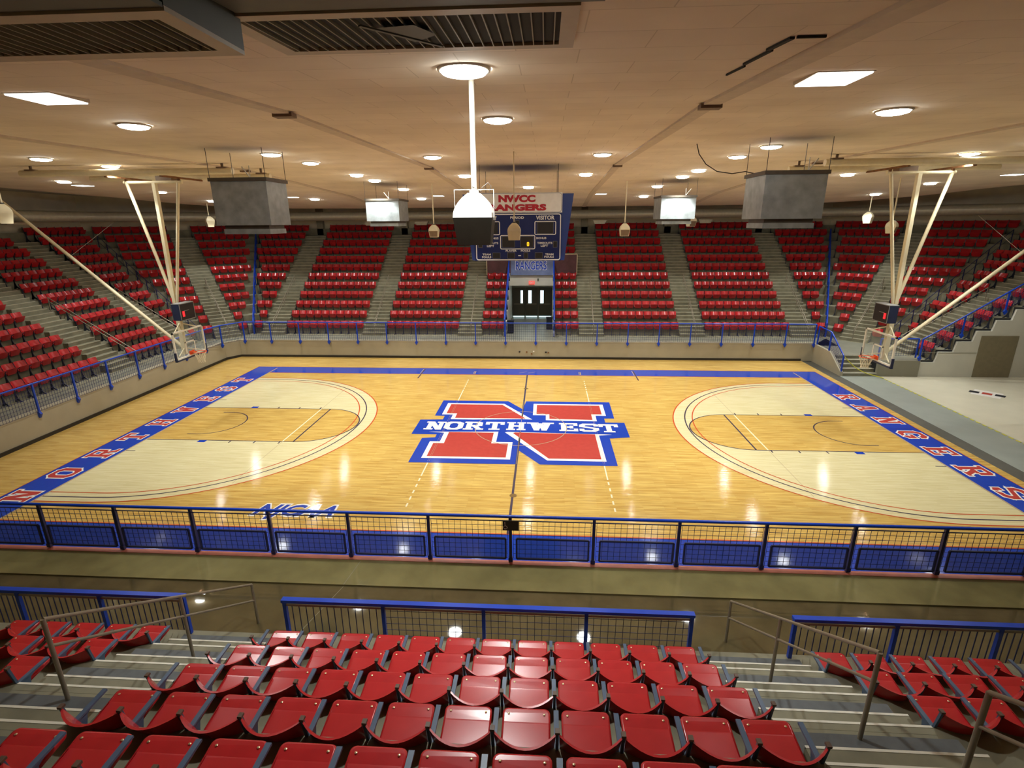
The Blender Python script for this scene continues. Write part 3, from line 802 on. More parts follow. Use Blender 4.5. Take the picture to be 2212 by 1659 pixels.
# ------------------------------------------------------------------ near guard railing
r = thing('guard_railing', 'blue near guard railing with mesh and dark framed panels', 'railing', (0,-10.06,.945))
PX = [.24+1.742*i for i in range(-7, 8)]
m = MB(); m.tube([(PX[0],-10.06,2.0),(PX[-1],-10.06,2.0)], .034, 10); m.build('top_rail', 'rail_blue', r)
for x in PX:
    m = MB(); m.box((x-.03,-10.085,.93),(x+.03,-10.03,1.985)); m.box((x-.045,-10.1,.93),(x+.045,-10.02,1.02)); m.build('post', 'rail_dark', r)
for a, b in zip(PX, PX[1:]):
    m = MB(); x0, x1 = a+.06, b-.06
    n = 13
    for i in range(n+1):
        x = x0+(x1-x0)*i/n; m.bar((x,-10.06,1.0),(x,-10.06,1.9), .007, .007)
    for i in range(9):
        z = 1.0+.9*i/8; m.bar((x0,-10.06,z),(x1,-10.06,z), .007, .007)
    m.bar((a,-10.06,1.9),(b,-10.06,1.9), .018, .018)
    m.build('mesh_panel', 'rail_dark', r)
    m = MB(); f0, f1_ = a+.13, b-.1
    for p, q in (((f0,1.5),(f1_,1.5)),((f0,1.02),(f1_,1.02)),((f0,1.02),(f0,1.5)),((f1_,1.02),(f1_,1.5))): m.bar((p[0],-10.1,p[1]),(q[0],-10.1,q[1]), .035, .035)
    fr = m.build('lower_frame', 'rail_dark', r)
    m = MB(); m.box((f0,-10.103,1.02),(f1_,-10.097,1.5)); m.build('tinted_sheet', 'tinted_panel', fr)
s = thing('accessible_sign', 'small black wheelchair-symbol sign on near railing post', 'sign', (.2,-10.12,1.75))
m = MB(); m.box((.08,-10.13,1.71),(.42,-10.11,1.94)); m.build('plate', 'sign_black', s)
m = MB(); n_ = -10.133
def line2(pts, w_): 
    for p, q in zip(pts, pts[1:]): m.bar((p[0],n_,p[1]),(q[0],n_,q[1]), .004, w_)
line2([(.135+.035*math.cos(a), 1.785+.035*math.sin(a)) for a in [PI*.6+i*PI*1.25/10 for i in range(11)]], .012)
line2([(.13,1.87),(.135,1.82),(.165,1.815),(.185,1.765)], .014); m.box((.118,n_-.002,1.88),(.14,n_+.002,1.905))
m.build('symbol', 'text_white', s)

# fences just in front of the near seats
def fence(x0, x1, n, grid, label):
    y = -12.38
    f = thing('guard_fence', label, 'railing', ((x0+x1)/2, y, .9), 'blue fences in front of the near seats')
    m = MB(); m.box((x0-.04,y-.05,1.62),(x1+.04,y+.05,1.675)); m.build('top_rail', 'rail_blue', f)
    xs_ = [x0+(x1-x0)*i/n for i in range(n+1)]
    for x in xs_:
        m = MB(); m.box((x-.03,y-.03,.865),(x+.03,y+.03,1.62)); m.build('post', 'rail_blue', f)
    for j, (a, b) in enumerate(zip(xs_, xs_[1:])):
        m = MB(); m.bar((a+.03,y,1.555),(b-.03,y,1.555), .035, .035)
        tag(m.build('infill_bar', 'steel', f), 'grey bar under the blue rail')
        m = MB(); k = 13
        for i in range(1, k+1):
            x = a+(b-a)*i/(k+1); m.bar((x,y,.93),(x,y,1.54), .012 if not grid[j] else .008, .012 if not grid[j] else .008)
        if grid[j]:
            for i in range(5): z = .98+.13*i; m.bar((a+.03,y,z),(b-.03,y,z), .007, .007)
        m.build('infill', 'rail_dark', f)
fence(-3.54, 3.4, 4, (0,1,1,1), 'blue fence with wire infill in front of the near centre seats')
fence(5.06, 5.06+1.6*4, 4, (0,0,0,0), 'blue fence in front of the near right seats')
fence(-5.37-1.55*4, -5.37, 4, (0,0,0,0), 'blue fence in front of the near left seats')

# steel aisle handrails
def handrail(pts, posts, drop, label, rad=.021, group='steel aisle handrails', matn='steel'):
    h = thing('handrail', label, 'handrail', (posts[0][0][0], posts[0][0][1], posts[0][0][2]), group)
    m = MB(); m.tube(pts, rad); m.build('top_rail', matn, h)
    m = MB(); m.tube([(p[0],p[1],p[2]-drop) for p in pts], rad*.85); m.build('mid_rail', matn, h)
    for a, b in posts:
        m = MB(); m.tube([a, b], rad*1.1); m.build('post', matn, h)
for x, nm in ((4.12,'right'),(-4.28,'left')):
    P = [(x,-12.08,1.70),(x,-15.55,3.95)]
    def zr(y): return 1.70+(-12.08-y)*(2.25/3.47)
    handrail(P, [((x,-12.08,.865),(x,-12.08,1.70)),((x,-13.72,1.66),(x,-13.72,zr(-13.72))),((x,-15.55,2.87),(x,-15.55,3.95))], .34, 'steel handrail down the near %s aisle stairs' % nm)
x = 4.4
handrail([(x,-16.35,4.35),(x,-19.2,6.15)], [((x,-16.35,3.28),(x,-16.35,4.35)),((x,-18.6,4.69),(x,-18.6,5.77))], .34, 'steel handrail at bottom right corner, higher up the near aisle')
def bowl_handrail(c, d, label):
    c = Vector((c[0],c[1],0)); d = Vector((d[0],d[1],0))
    a = c+d*.1; b = c+d*4.2; za, zb = Z0+.75, Z0+.75+4.1*RF/TF
    pts = [(a.x,a.y,za),(b.x,b.y,zb)]
    posts = []
    for t in (.1, 2.2, 4.2):
        p = c+d*t; posts.append(((p.x,p.y,Z0+.05+max(0,(t-.3))*RF/TF),(p.x,p.y,za+(t-.1)*RF/TF)))
    handrail(pts, posts, .2, label, .018)
for x, nm in FAR_AISLES: bowl_handrail((x+.1,T0F), (0,1), 'thin steel handrail in far aisle, %s' % nm)
bowl_handrail((-X0S,5.9), (-1,0), 'thin steel handrail in left stand aisle, nearer'); bowl_handrail((-X0S,10.3), (-1,0), 'thin steel handrail in left stand aisle, farther')
bowl_handrail((X0S,10.2), (1,0), 'thin steel handrail in right stand aisle')
bowl_handrail(DL, (-q2,q2), 'thin steel handrail in left corner aisle'); bowl_handrail((-DL[0],DL[1]), (q2,q2), 'thin steel handrail in right corner aisle')

# ------------------------------------------------------------------ far, left and right guard railings on the low walls
def railing(path, label, zt=2.17, zb=.98, spacing=1.8, foot=True, group='blue guard railings round the bowl', zfun=None):
    # path: list of (x,y) points, posts at every spacing along each leg
    f = thing('guard_railing', label, 'railing', (path[0][0], path[0][1], zb), group)
    P = []
    for (a, b) in zip(path, path[1:]):
        a = Vector(a); b = Vector(b); n = max(1, int(round((b-a).length/spacing)))
        for i in range(n): P.append(a.lerp(b, i/n))
    P.append(Vector(path[-1]))
    zf = zfun or (lambda p: 0)
    m = MB(); m.tube([(p.x,p.y,zt+zf(p)) for p in P], .034); m.build('top_rail', 'rail_blue', f)
    for i, p in enumerate(P):
        m = MB(); z = zf(p); m.bar((p.x,p.y,zb-.1*foot+z),(p.x,p.y,zt+z), .06, .06)
        if foot:
            vs = [(p.x,p.y,zb-.2+z)]
            m.prism([(p.x-.09,p.y-.05,zb+.0+z),(p.x,p.y-.05,zb-.16+z),(p.x+.09,p.y-.05,zb+.0+z),(p.x,p.y-.05,zb+.13+z)], (0,.09,0))
        m.build('post', 'rail_blue', f)
    for a, b in zip(P, P[1:]):
        m = MB(); za, zb2 = zf(a), zf(b); n = 15
        for i in range(1, n):
            q = a.lerp(b, i/n); z = za+(zb2-za)*i/n; m.bar((q.x,q.y,zb+.1+z),(q.x,q.y,zt-.07+z), .009, .009)
        for i in range(8):
            h = zb+.1+(zt-zb-.17)*i/7; m.bar((a.x,a.y,h+za),(b.x,b.y,h+zb2), .009, .009)
        m.build('mesh_panel', 'wire_blue', f)
    return f
XP = [-15.81+1.8*i for i in range(18)]
railing([(-18.36,-7.1),(-18.36,8.6),(-18.2,9.9),(-17.5,11.12),(-15.81,11.12),(14.79,11.12),(16.4,11.08)], 'long blue guard railing on the low walls round the court', zt=2.18, zb=.99)
def stz(p): return -max(0, min(1, (9.6-p.y)/1.5))*.9 - max(0, min(1, (11.0-p.y)/2.4))*.12
f = railing([(16.52,10.95),(16.52,9.6),(16.52,8.1)], 'blue stair railing descending to the lobby floor', zt=2.1, zb=1.05, spacing=1.1, foot=False, zfun=stz)
railing([(18.4,8.35),(X0S,8.35)], 'blue railing on walkway edge beside the lobby stairs', zt=1.95, zb=.95, foot=False)
def slz(p): return (p.x-X0S)*RF/TF
railing([(X0S,8.06),(X0S+9,8.06)], 'sloping blue railing up the cut end of the right stand', zt=2.0, zb=1.0, spacing=1.65, zfun=slz)
# doorway side rails, stepping up with the seats
for x, nm in ((PXL-.05,'left'),(PXR+.05,'right')):
    f = thing('doorway_rail', 'bright blue sloping rail on the %s of the far doorway' % nm, 'railing', (x,T0F,.9), 'doorway rails')
    m = MB(); pts = [(x,T0F-.05,.9),(x,T0F-.05,1.95),(x,T0F+5.9*TF,2.05+5.9*RF),(x,T0F+5.9*TF,1.4+5.9*RF)]
    m.tube(pts[1:3], .05, 6); m.build('top_rail', 'rail_blue', f)
    for k in range(0, 7):
        y = min(T0F+k*TF, T0F+5.9*TF); z0 = Z0+k*RF-.1 if k else .9
        m = MB(); m.bar((x,y-.02,z0),(x,y-.02,1.98+k*RF), .055, .055); m.build('post', 'rail_blue', f)
    m = MB(); m.prism([(x-.012,T0F,1.0),(x-.012,T0F,1.8),(x-.012,T0F+5.9*TF,1.85+5.9*RF),(x-.012,T0F+5.9*TF,1.1+5.9*RF)], (.024,0,0)); m.build('infill', 'rail_blue', f)
# rails along the folds of the bowl
def fold_rail(c0, dvec, label, wd_=.07, mt_='rail_blue'):
    f = thing('fold_rail', label, 'railing', (c0[0],c0[1],Z0), 'blue rails on the bowl folds')
    L = math.hypot(*dvec)
    pts = []
    for k in range(0, ROWS-1):
        x, y = c0[0]+dvec[0]*k, c0[1]+dvec[1]*k; z = Z0+k*RF
        m = MB(); m.bar((x,y,z-.02),(x,y,z+.85), wd_, wd_); m.build('post', mt_, f)
        pts.append((x,y,z+.85))
    m = MB(); m.tube([pts[0], pts[-1]], wd_*.5, 6); m.build('top_rail', mt_, f)
    m = MB(); m.tube([(p[0],p[1],p[2]-.4) for p in (pts[0], pts[-1])], wd_*.35, 6); m.build('mid_rail', mt_, f)
a1, a2 = fold(0, .5); b1, b2 = fold(1, .5)
for sx, nm in ((-1,'left'),(1,'right')):
    fold_rail((sx*a1[0],a1[1]), (sx*(b1[0]-a1[0]), b1[1]-a1[1]), 'dark blue rail climbing the far fold of the %s corner' % nm)
    fold_rail((sx*a2[0],a2[1]), (sx*(b2[0]-a2[0]), b2[1]-a2[1]), 'thin dark blue rail climbing the side fold of the %s corner' % nm, .035, 'rail_dark')
# caution chain from the stair rail to the lobby floor
m = MB(); pts = []
A = Vector((16.55,8.1,1.05)); Bq = Vector((18.42,7.6,.02))
for i in range(13):
    t = i/12; p = A.lerp(Bq, t); p.z -= .35*math.sin(PI*t)*(1-t*.6); p.z = max(p.z, .02); pts.append(p)
m.tube(pts, .022, 5)
y = 7.5
while y > -8: m.box((18.39,y-.2,0),(18.45,y,.012)); y -= .32
tag(m.build('caution_chain', 'yellow_tape'), 'yellow dashed caution chain from stair rail along the lobby floor', 'chain')

# ------------------------------------------------------------------ ceiling
NYC = [-30,-10.1,1.6,13.2,40]; NZC = [8.41,9.70,9.91,9.45,7.1]
def cz(y):
    for i in range(4):
        if y <= NYC[i+1]: t = (y-NYC[i])/(NYC[i+1]-NYC[i]); return NZC[i]+(NZC[i+1]-NZC[i])*t
def halfw(y):
    T = [(-30,26.3),(4,26.3),(8,26),(11,25.5),(13.5,24.8),(15,24),(16.4,22.9),(17.6,21.5),(18.4,20),(18.9,18.5),(19.25,16.2),(19.5,13)]
    for (a, wa), (b, wb) in zip(T, T[1:]):
        if y <= b: return wa+(wb-wa)*(y-a)/(b-a)
    return 13
st = sorted(set([-30,-20,-10.1,-4,1.6,4,8,11,13.2,13.5,15,16.4,17,17.6,18.0,18.4,18.9,19.1,19.25,19.4,19.5]))
c = MB()
for a, b in zip(st, st[1:]):
    wa, wb, za, zb_ = halfw(a), halfw(b), cz(a), cz(b)
    c.poly([(-wa,a,za),(-wb,b,zb_),(wb,b,zb_),(wa,a,za)])
    for s in (-1, 1): c.poly([(s*wa,a,za),(s*wb,b,zb_),(s*wb,b,zb_+.1),(s*wa,a,za+.1)])
c.poly([(-13,19.5,cz(19.5)),(13,19.5,cz(19.5)),(13,19.5,cz(19.5)+.1),(-13,19.5,cz(19.5)+.1)])
c.poly([(-36,-30,10.3),(36,-30,10.3),(36,32,9.6),(-36,32,9.6)][::-1], 1)
struct('ceiling', c, ['ceiling_tile','roof_dark'], 'arched ceiling of beige tiles')
for i, x in enumerate((-10.78,-3.55,3.55,10.78)):
    m = MB()
    ys = [-24,-10.1,1.6,13.2,19.4]
    for a, b in zip(ys, ys[1:]): m.bar((x,a,cz(a)-.015),(x,b,cz(b)-.015), .26, .05)
    for y in (-10.1,1.65): m.box((x-.17,y-.1,cz(y)-.09),(x+.17,y+.1,cz(y)-.02), 1)
    struct('trim_%d' % (i+2), m, ['rib_paint','brown_plate'], 'ceiling rib, %s from left' % ORD[i+1])
# sagging tiles at the right of the ceiling
m = MB()
for y0, y1, w_ in ((-12.6,-13.1,.02),(-13.2,-13.84,.035),(-13.86,-14.3,.045)): m.bar((3.03,y0,cz(y0)-.012),(3.07,y1,cz(y1)-.012), w_, .02)
m.bar((3.1,-14.32,cz(-14.32)-.012),(3.35,-14.32,cz(-14.32)-.012), .02, .02)
tag(m.build('ceiling_crack', 'vent_hole'), 'dark gaps where ceiling tiles sag near right rib', 'crack')

# rear walls
w = MB(); f1, f2 = fold(ROWS, .35)
rear = [(-f2[0],-14),(-f2[0],f2[1]),(-f1[0],f1[1]),(f1[0],f1[1]),(f2[0],f2[1]),(f2[0],8.2)]
for a, b in zip(rear, rear[1:]): w.poly([(a[0],a[1],7.2),(b[0],b[1],7.2),(b[0],b[1],10.2),(a[0],a[1],10.2)][::-1])
struct('wall_rear', w, 'wall_dark', 'shadowy beige wall behind the top rows')
w = MB(); w.box((-26,-21.5,0),(26,-21.2,10.3)); w.box((33,-21,0),(33.2,8.2,10.3)); w.box((-31,-21,0),(-30.8,-14,10.3)); struct('wall_back', w, 'wall_paint')
w = MB()
for x in (-17.1,-10.25,-3.93,3.9,10.25,17.1): w.box((x-.25,f1[1]-.35,7.0),(x+.25,f1[1],9.6))
struct('trim_6', w, 'wall_grey', 'plain pilasters on the rear wall above the aisles')
# round air duct following the rear wall
d = thing('air_duct', 'long round air duct running along the rear wall above top rows', 'duct', (0,21.6,8.4))
def dp(off): 
    a, b = fold(ROWS, .35-off); return [(-b[0],-12),(-b[0],b[1]),(-a[0],a[1]),(a[0],a[1]),(b[0],b[1]),(b[0],7)]
path = dp(1.6)
m = MB(); m.tube([(x,y,8.42) for x, y in path], .33, 14); m.build('pipe', 'duct_paint', d)
vents = [(x, path[2][1]) for x in (-12.4,-8.5,-5.2,4.9,9.6,12.6)]
for x, y in vents:
    m = MB(); m.prism([(x-.5,y-.42,7.98),(x+.5,y-.42,7.98),(x+.38,y-.42,7.72),(x-.38,y-.42,7.72)], (0,.25,0)); m.build('outlet', 'duct_paint', d)
m = MB(); m.box((path[0][0]+.3,8.2,7.95),(path[0][0]+.9,9.6,8.05)); m.build('outlet', 'vent_frame', d)
m = MB(); m.box((path[-1][0]-.9,10.5,7.95),(path[-1][0]-.3,12.2,8.05)); m.build('outlet', 'vent_frame', d)

# ------------------------------------------------------------------ lights
ROUND = [(0,-13.3),(0,-9.0),(0,9.25),(0,14.4)]
for s in (-1, 1):
    ROUND += [(s*2.6,-2.3),(s*2.57,4.4),(s*7.0,-9.1),(s*7.0,-3.75),(s*7.05,-.93),(s*7.05,3.63),(s*6.9,5.6),(s*6.6,9.55),(s*6.8,14.6)]
    ROUND += [(s*14.25,-3.5),(s*14.25,-.83),(s*13.9,5.6),(s*13.7,9.55),(s*13.5,14.4),(s*20.9,4.55),(s*20.0,9.6),(s*20.35,14.75)]
rowsY = sorted(set(round(y/.9) for x, y in ROUND))
byrow = {}
for p in ROUND: byrow.setdefault(round(p[1]/.9), []).append(p)
for ri, ky in enumerate(sorted(byrow)):
    for ci, (x, y) in enumerate(sorted(byrow[ky])):
        z = cz(y)
        r = thing('ceiling_light', 'round glowing ceiling light, %s from left in its row, %s row away from camera' % (ORD[ci+1], ORD[ri+1]), 'light', (x,y,z), 'round ceiling lights')
        m = MB(); n = 28; vs = []
        for rr, dz in ((.30,-.002),(.29,-.03),(.262,-.032)):
            vs += [(x+rr*math.cos(2*PI*i/n), y+rr*math.sin(2*PI*i/n), z+dz) for i in range(n)]
        m.add(vs, [(k*n+i, k*n+(i+1) % n, (k+1)*n+(i+1) % n, (k+1)*n+i) for k in range(2) for i in range(n)], 0, True); m.build('trim_ring', 'light_trim', r)
        m = MB(); vs = []
        for rr, dz in ((.262,-.03),(.24,-.055),(.16,-.075)):
            vs += [(x+rr*math.cos(2*PI*i/n), y+rr*math.sin(2*PI*i/n), z+dz) for i in range(n)]
        m.add(vs, [(k*n+i, k*n+(i+1) % n, (k+1)*n+(i+1) % n, (k+1)*n+i) for k in range(2) for i in range(n)] + [tuple(range(2*n, 3*n))], 0, True); m.build('diffuser', 'light_disc', r)
        ld = bpy.data.lights.new('downlight', 'SPOT'); ld.energy = 1180; ld.color = (.97, 1, .97)
        ld.spot_size = math.radians(98); ld.spot_blend = .3; ld.shadow_soft_size = .2
        lo = bpy.data.objects.new('downlight', ld); COL.objects.link(lo); lo.parent = r; lo.location = (0,0,-.1)
for i, (x, y, w_) in enumerate(((-5.9,-12.15,.31),(4.4,-12.28,.31),(-5.5,13.3,.3),(4.1,13.26,.3),(-14.4,13.2,.3),(-21.3,6.0,.31),(21.2,6.2,.31))):
    nm = ('above near seats at left','above near seats at right','near far edge, left of scoreboard','near far edge, right of scoreboard','behind the big left heater','above left stand','above right stand')[i]
    z = cz(y)
    r = thing('ceiling_panel_light', 'square glowing ceiling panel %s' % nm, 'light', (x,y,z), 'square ceiling panels')
    m = MB(); sl = .03 if y < -10 else 0
    m.box((x-w_-.02,y-w_-.02,z-.03),(x+w_+.02,y+w_+.02,z+.03)); m.build('frame', 'light_trim', r)
    m = MB(); m.box((x-w_,y-w_,z-.045),(x+w_,y+w_,z-.03)); m.build('diffuser', 'light_panel', r)

# ------------------------------------------------------------------ return air grilles above the camera
def grille(x0, x1, y0, y1, z, n, label, drop, slope):
    # z is the height of the far edge; the unit tilts with the given slope
    r = thing('air_grille', label, 'vent', ((x0+x1)/2,(y0+y1)/2,z))
    fw = .13
    def zz(y): return z+slope*(y-y1)
    def slab(m, xa, ya, xb, yb, d0, d1):
        m.add([(xa,ya,zz(ya)+d0),(xb,ya,zz(ya)+d0),(xb,yb,zz(yb)+d0),(xa,yb,zz(yb)+d0),(xa,ya,zz(ya)+d1),(xb,ya,zz(ya)+d1),(xb,yb,zz(yb)+d1),(xa,yb,zz(yb)+d1)],
              [(0,3,2,1),(4,5,6,7),(0,1,5,4),(1,2,6,5),(2,3,7,6),(3,0,4,7)])
    m = MB()
    for a in ((x0,y0,x1,y0+fw),(x0,y1-fw,x1,y1),(x0,y0+fw,x0+fw,y1-fw),(x1-fw,y0+fw,x1,y1-fw)): slab(m, *a, -.03, .0)
    m.build('frame', 'vent_frame', r)
    m = MB(); slab(m, x0+fw, y0+fw, x1-fw, y1-fw, -.004, .0); m.build('recess', 'vent_hole', r)
    m = MB()
    for i in range(n):
        x = x0+fw+(x1-x0-2*fw)*(i+.5)/n; slab(m, x-.005, y0+fw, x+.005, y1-fw, -.03, -.004)
    m.build('slats', 'vent_slat', r)
    if drop:
        m = MB(); m.add([(x1-.02,y0,zz(y0)+.001),(x1-.02,y1,zz(y1)+.001),(x1-.02,y1,cz(y1)-.005),(x1-.02,y0,cz(y0)-.005),(x1,y0,zz(y0)+.001),(x1,y1,zz(y1)+.001),(x1,y1,cz(y1)-.005),(x1,y0,cz(y0)-.005)], [(0,1,2,3),(7,6,5,4),(0,4,5,1),(1,5,6,2),(2,6,7,3),(3,7,4,0)])
        m.add([(x0,y1-.02,zz(y1)+.001),(x1,y1-.02,zz(y1)+.001),(x1,y1-.02,cz(y1)-.005),(x0,y1-.02,cz(y1)-.005)], [(3,2,1,0)]); m.build('duct_side', 'vent_side', r)
    return r
r = grille(-4.6,-1.32,-16.35,-15.48,9.1,36,'big dark slatted air grille at top left corner',True,0)
r2 = grille(-1.5,1.14,-15.55,-14.34,cz(-14.34)-.02,27,'slatted air grille at top centre with a loose slat',False,.0648)
zl = cz(-14.34)-.05
m = MB(); m.poly([(-.42,-15.2,zl-.07),(-.2,-14.75,zl-.04),(.02,-14.95,zl-.05),(-.1,-15.25,zl-.07)]); m.bar((-.5,-15.3,zl-.08),(.0,-14.6,zl-.035), .03, .012)
m.build('loose_slat', 'vent_side', r2)
m = MB(); m.prism([(-8,-16.36,9.085),(-8,-16.36,9.11),(-8,-18.2,9.11),(-8,-18.2,9.085)], (6.68,0,0)); m.prism([(-1.3,-15.57,cz(-15.57)-.035),(-1.3,-15.57,cz(-15.57)-.01),(-1.3,-18,cz(-18)-.01),(-1.3,-18,cz(-18)-.05)], (2.6,0,0)); tag(m.build('duct_box', 'vent_side'), 'dark duct soffit at the top edge above the grilles', 'duct')

# ------------------------------------------------------------------ hanging heater boxes
def heater(x0, x1, y0, y1, zb, zt, label, big, wl):
    cx, cy = (x0+x1)/2, (y0+y1)/2
    r = thing('hanging_heater', label, 'heater', (cx,cy,zb), 'galvanised boxes hung from the ceiling')
    m = MB(); m.box((x0,y0,zb+.23),(x1,y1,zt-.09)); m.build('casing', 'galvanised', r)
    m = MB(); m.box((x0-.04,y0-.04,zt-.09),(x1+.04,y1+.04,zt)); m.build('cap', 'galv_cap', r)
    m = MB(); m.box((x0+.14,y0+.14,zb+.13),(x1-.14,y1-.14,zb+.23)); m.build('neck', 'galv_cap', r)
    m = MB(); m.box((x0+.11,y0+.11,zb),(x1-.11,y1-.11,zb+.13)); m.build('outlet', 'galvanised', r)
    for x, y in ((x0,y0),(x1,y0),(x0,y1),(x1,y1)):
        m = MB(); m.tube([(x,y,zt-.01),(x,y,cz(y))], .008, 5); m.build('rod', 'cable_black', r)
    m = MB(); px_, py_ = (x1-.3*(x1-x0), y0+.1)
    m.tube([(px_,py_,zt),(px_+.0,py_,zt+.3)], .012, 5); m.tube([(px_,py_,zt),(px_+(.25 if cx > 0 else -.25),py_+.1,zt+.28)], .016, 5); m.build('pipe', 'white_paint', r)
    return r
heater(-8.0,-6.48,-5.3,-4.15,7.62,9.06,'large grey heater box hanging in front of left basket',True,0)
hr = heater(6.28,7.76,-5.55,-4.2,7.68,9.04,'large grey heater box hanging in front of right basket',True,0)
heater(-7.55,-5.98,6.0,7.75,7.74,8.98,'smaller shiny heater box hanging left of the scoreboard',False,0)
heater(6.18,7.74,6.2,7.9,7.74,9.0,'smaller shiny heater box hanging right of the scoreboard',False,0)
m = MB(); pts = [(4.82,-4.5,cz(-4.5)),(4.9,-4.5,9.55),(5.1,-4.5,9.3),(5.4,-4.5,9.12),(5.8,-4.5,9.06),(6.1,-4.6,9.1),(6.3,-4.7,9.04)]
m.tube(pts, .013, 5); m.build('supply_cable', 'cable_black', hr)

# ------------------------------------------------------------------ hanging speakers
def speaker(x, y, zb, sc, rz, label, pole_r=.025, dark=True, zt=None):
    h = .62*sc; r = thing('hanging_speaker', label, 'speaker', (x,y,zb), 'white speakers hung on poles')
    ca, sa = math.cos(rz), math.sin(rz)
    def T(a, b, z): return (x+a*ca-b*sa, y+a*sa+b*ca, zb+z)
    def ring(hw, b0, b1, z): return [T(-hw,b0,z),T(hw,b0,z),T(hw,b1,z),T(-hw,b1,z)]
    H = h/.62
    lower = [ring(.205*H,-.15*H,.16*H,0), ring(.24*H,-.24*H,.22*H,.33*H)]
    upper = [lower[1]]
    for i in range(1, 6):
        t = i/5; k = .3+.7*(1-t**2.1)
        upper.append(ring(.24*H*k, -.24*H*k+.0, .22*H*k, .33*H+.29*H*t))
    m = MB(); vs = sum(lower, []); m.add(vs, [(j, (j+1) % 4, 4+(j+1) % 4, 4+j) for j in range(4)], 0); m.poly(lower[0][::-1]); m.build('horn', 'grille_dark' if dark else 'cream_paint', r)
    if not dark:
        m = MB(); q = [T(-.19*H,-.152*H,.02*H),T(.19*H,-.152*H,.02*H),T(.22*H,-.236*H,.31*H),T(-.22*H,-.236*H,.31*H)]
        n = (Vector(q[1])-Vector(q[0])).cross(Vector(q[3])-Vector(q[0])).normalized()*.004
        m.poly([Vector(p)+n for p in q]); m.build('grille', 'brown_plate', r)
    m = MB(); vs = sum(upper, []); m.add(vs, [(k*4+j, k*4+(j+1) % 4, (k+1)*4+(j+1) % 4, (k+1)*4+j) for k in range(5) for j in range(4)], 0); m.poly(upper[-1]); m.build('shell', 'white_paint' if dark else 'cream_paint', r)
    m = MB(); m.tube([T(0,0,.6*H),(x,y,zt or cz(y))], pole_r, 8); m.build('pole', 'white_paint' if dark else 'cream_paint', r)
    m = MB(); m.tube([T(0,0,.6*H),T(0,0,.66*H)], .06*H, 10); m.build('collar', 'grille_dark' if not dark else 'white_paint', r)
    if dark:
        m = MB(); m.tube([T(-.25,-.02,.3*H),T(-.25,-.02,.66*H),T(.25,-.02,.66*H),T(.25,-.02,.3*H)], .006, 5); m.build('bracket', 'white_paint', r)
        m = MB(); m.tube([T(-.02,-.03,.7*H),T(.05,-.06,.66*H),T(.1,-.05,.64*H),T(.05,-.06,.58*H)], .005, 5); m.tube([T(.1,-.02,.68*H),T(.18,-.02,.74*H),T(.22,-.02,.7*H),T(.2,-.02,.64*H)], .006, 5); m.build('cable', 'cable_black', r)
    return r
speaker(.0,-12.7,7.6,1.02,0,'large white speaker hanging nearest the camera before the scoreboard',.035)
speaker(-.03,-3.35,7.36,.8,PI,'small cream speaker hanging directly in front of the scoreboard',.018,False)
speaker(-4.58,7.08,7.2,.95,0,'cream speaker hanging left of the scoreboard over far stand',.028,False)
speaker(4.7,7.08,7.2,.95,0,'cream speaker hanging right of the scoreboard over far stand',.028,False)
speaker(-21.5,15.9,7.72,1.1,PI*.75,'cream speaker hanging in left corner behind the large heater',.03,False)
speaker(20.85,15.9,7.65,1.1,-PI*.75,'cream speaker hanging in right corner left of the basket poles',.03,False)
speaker(17.05,7.08,7.25,.95,.8,'cream speaker hanging behind the right basket poles',.03,False)
speaker(9.85,15.0,7.55,1.0,.4,'cream speaker hanging beside the smaller right heater',.03,False)
speaker(-16.1,-3.3,7.95,.95,-.8,'cream speaker cut off by left edge of photo',.03,False)

# ------------------------------------------------------------------ scoreboard
sb = thing('scoreboard', 'blue hanging scoreboard reading NWCC RANGERS above far doorway', 'scoreboard', (-.15,2.0,6.5))
def SX(a): return -1.80+(a-310)*.002056
def SZ(b_): return 8.90-(b_-295)*.002008
YS = .7
m = MB()
a = [(-2.17,YS+.06,8.87),(1.92,YS+.06,8.87),(1.92,3.3,8.87),(-2.17,3.3,8.87)]
bt = [(-1.86,YS+.06,6.5),(1.62,YS+.06,6.5),(1.62,3.0,6.5),(-1.86,3.0,6.5)]
m.add(bt+a, [(0,3,2,1),(4,5,6,7),(0,1,5,4),(1,2,6,5),(2,3,7,6),(3,0,4,7)]); m.build('cabinet', 'board_blue', sb)
m = MB(); m.box((SX(310),YS+.02,SZ(640)),(SX(1918),YS+.08,SZ(290))); hp = m.build('header_panel', 'board_white', sb)
m = MB(); m.box((SX(330),YS+.015,SZ(1498)),(SX(1905),YS+.08,SZ(645))); dpn = m.build('display_panel', 'board_navy', sb)
def round_frame(mb, x0, z0, x1, z1, rad, w_, y):
    pts = []
    for cx, cz_, a0 in ((x1-rad,z1-rad,0),(x0+rad,z1-rad,PI/2),(x0+rad,z0+rad,PI),(x1-rad,z0+rad,1.5*PI)):
        for i in range(5): an = a0+PI/2*i/4; pts.append((cx, cz_, an))
    n = len(pts); vs = []
    for cx, cz_, an in pts:
        for rr in (rad, rad-w_): vs.append((cx+rr*math.cos(an), y, cz_+rr*math.sin(an)))
    mb.add(vs, [(2*i, 2*i+1, (2*i+3) % (2*n), (2*i+2) % (2*n)) for i in range(n)], 0)
m = MB(); round_frame(m, SX(345), SZ(632), SX(1908), SZ(297), .1, .012, YS+.016); m.build('header_outline', 'board_navy', hp)
m = MB(); round_frame(m, SX(355), SZ(1490), SX(1900), SZ(655), .09, .036, YS+.01)
round_frame(m, SX(1425), SZ(1032), SX(1815), SZ(785), .06, .03, YS+.009)
round_frame(m, SX(415), SZ(1032), SX(800), SZ(785), .06, .03, YS+.009)
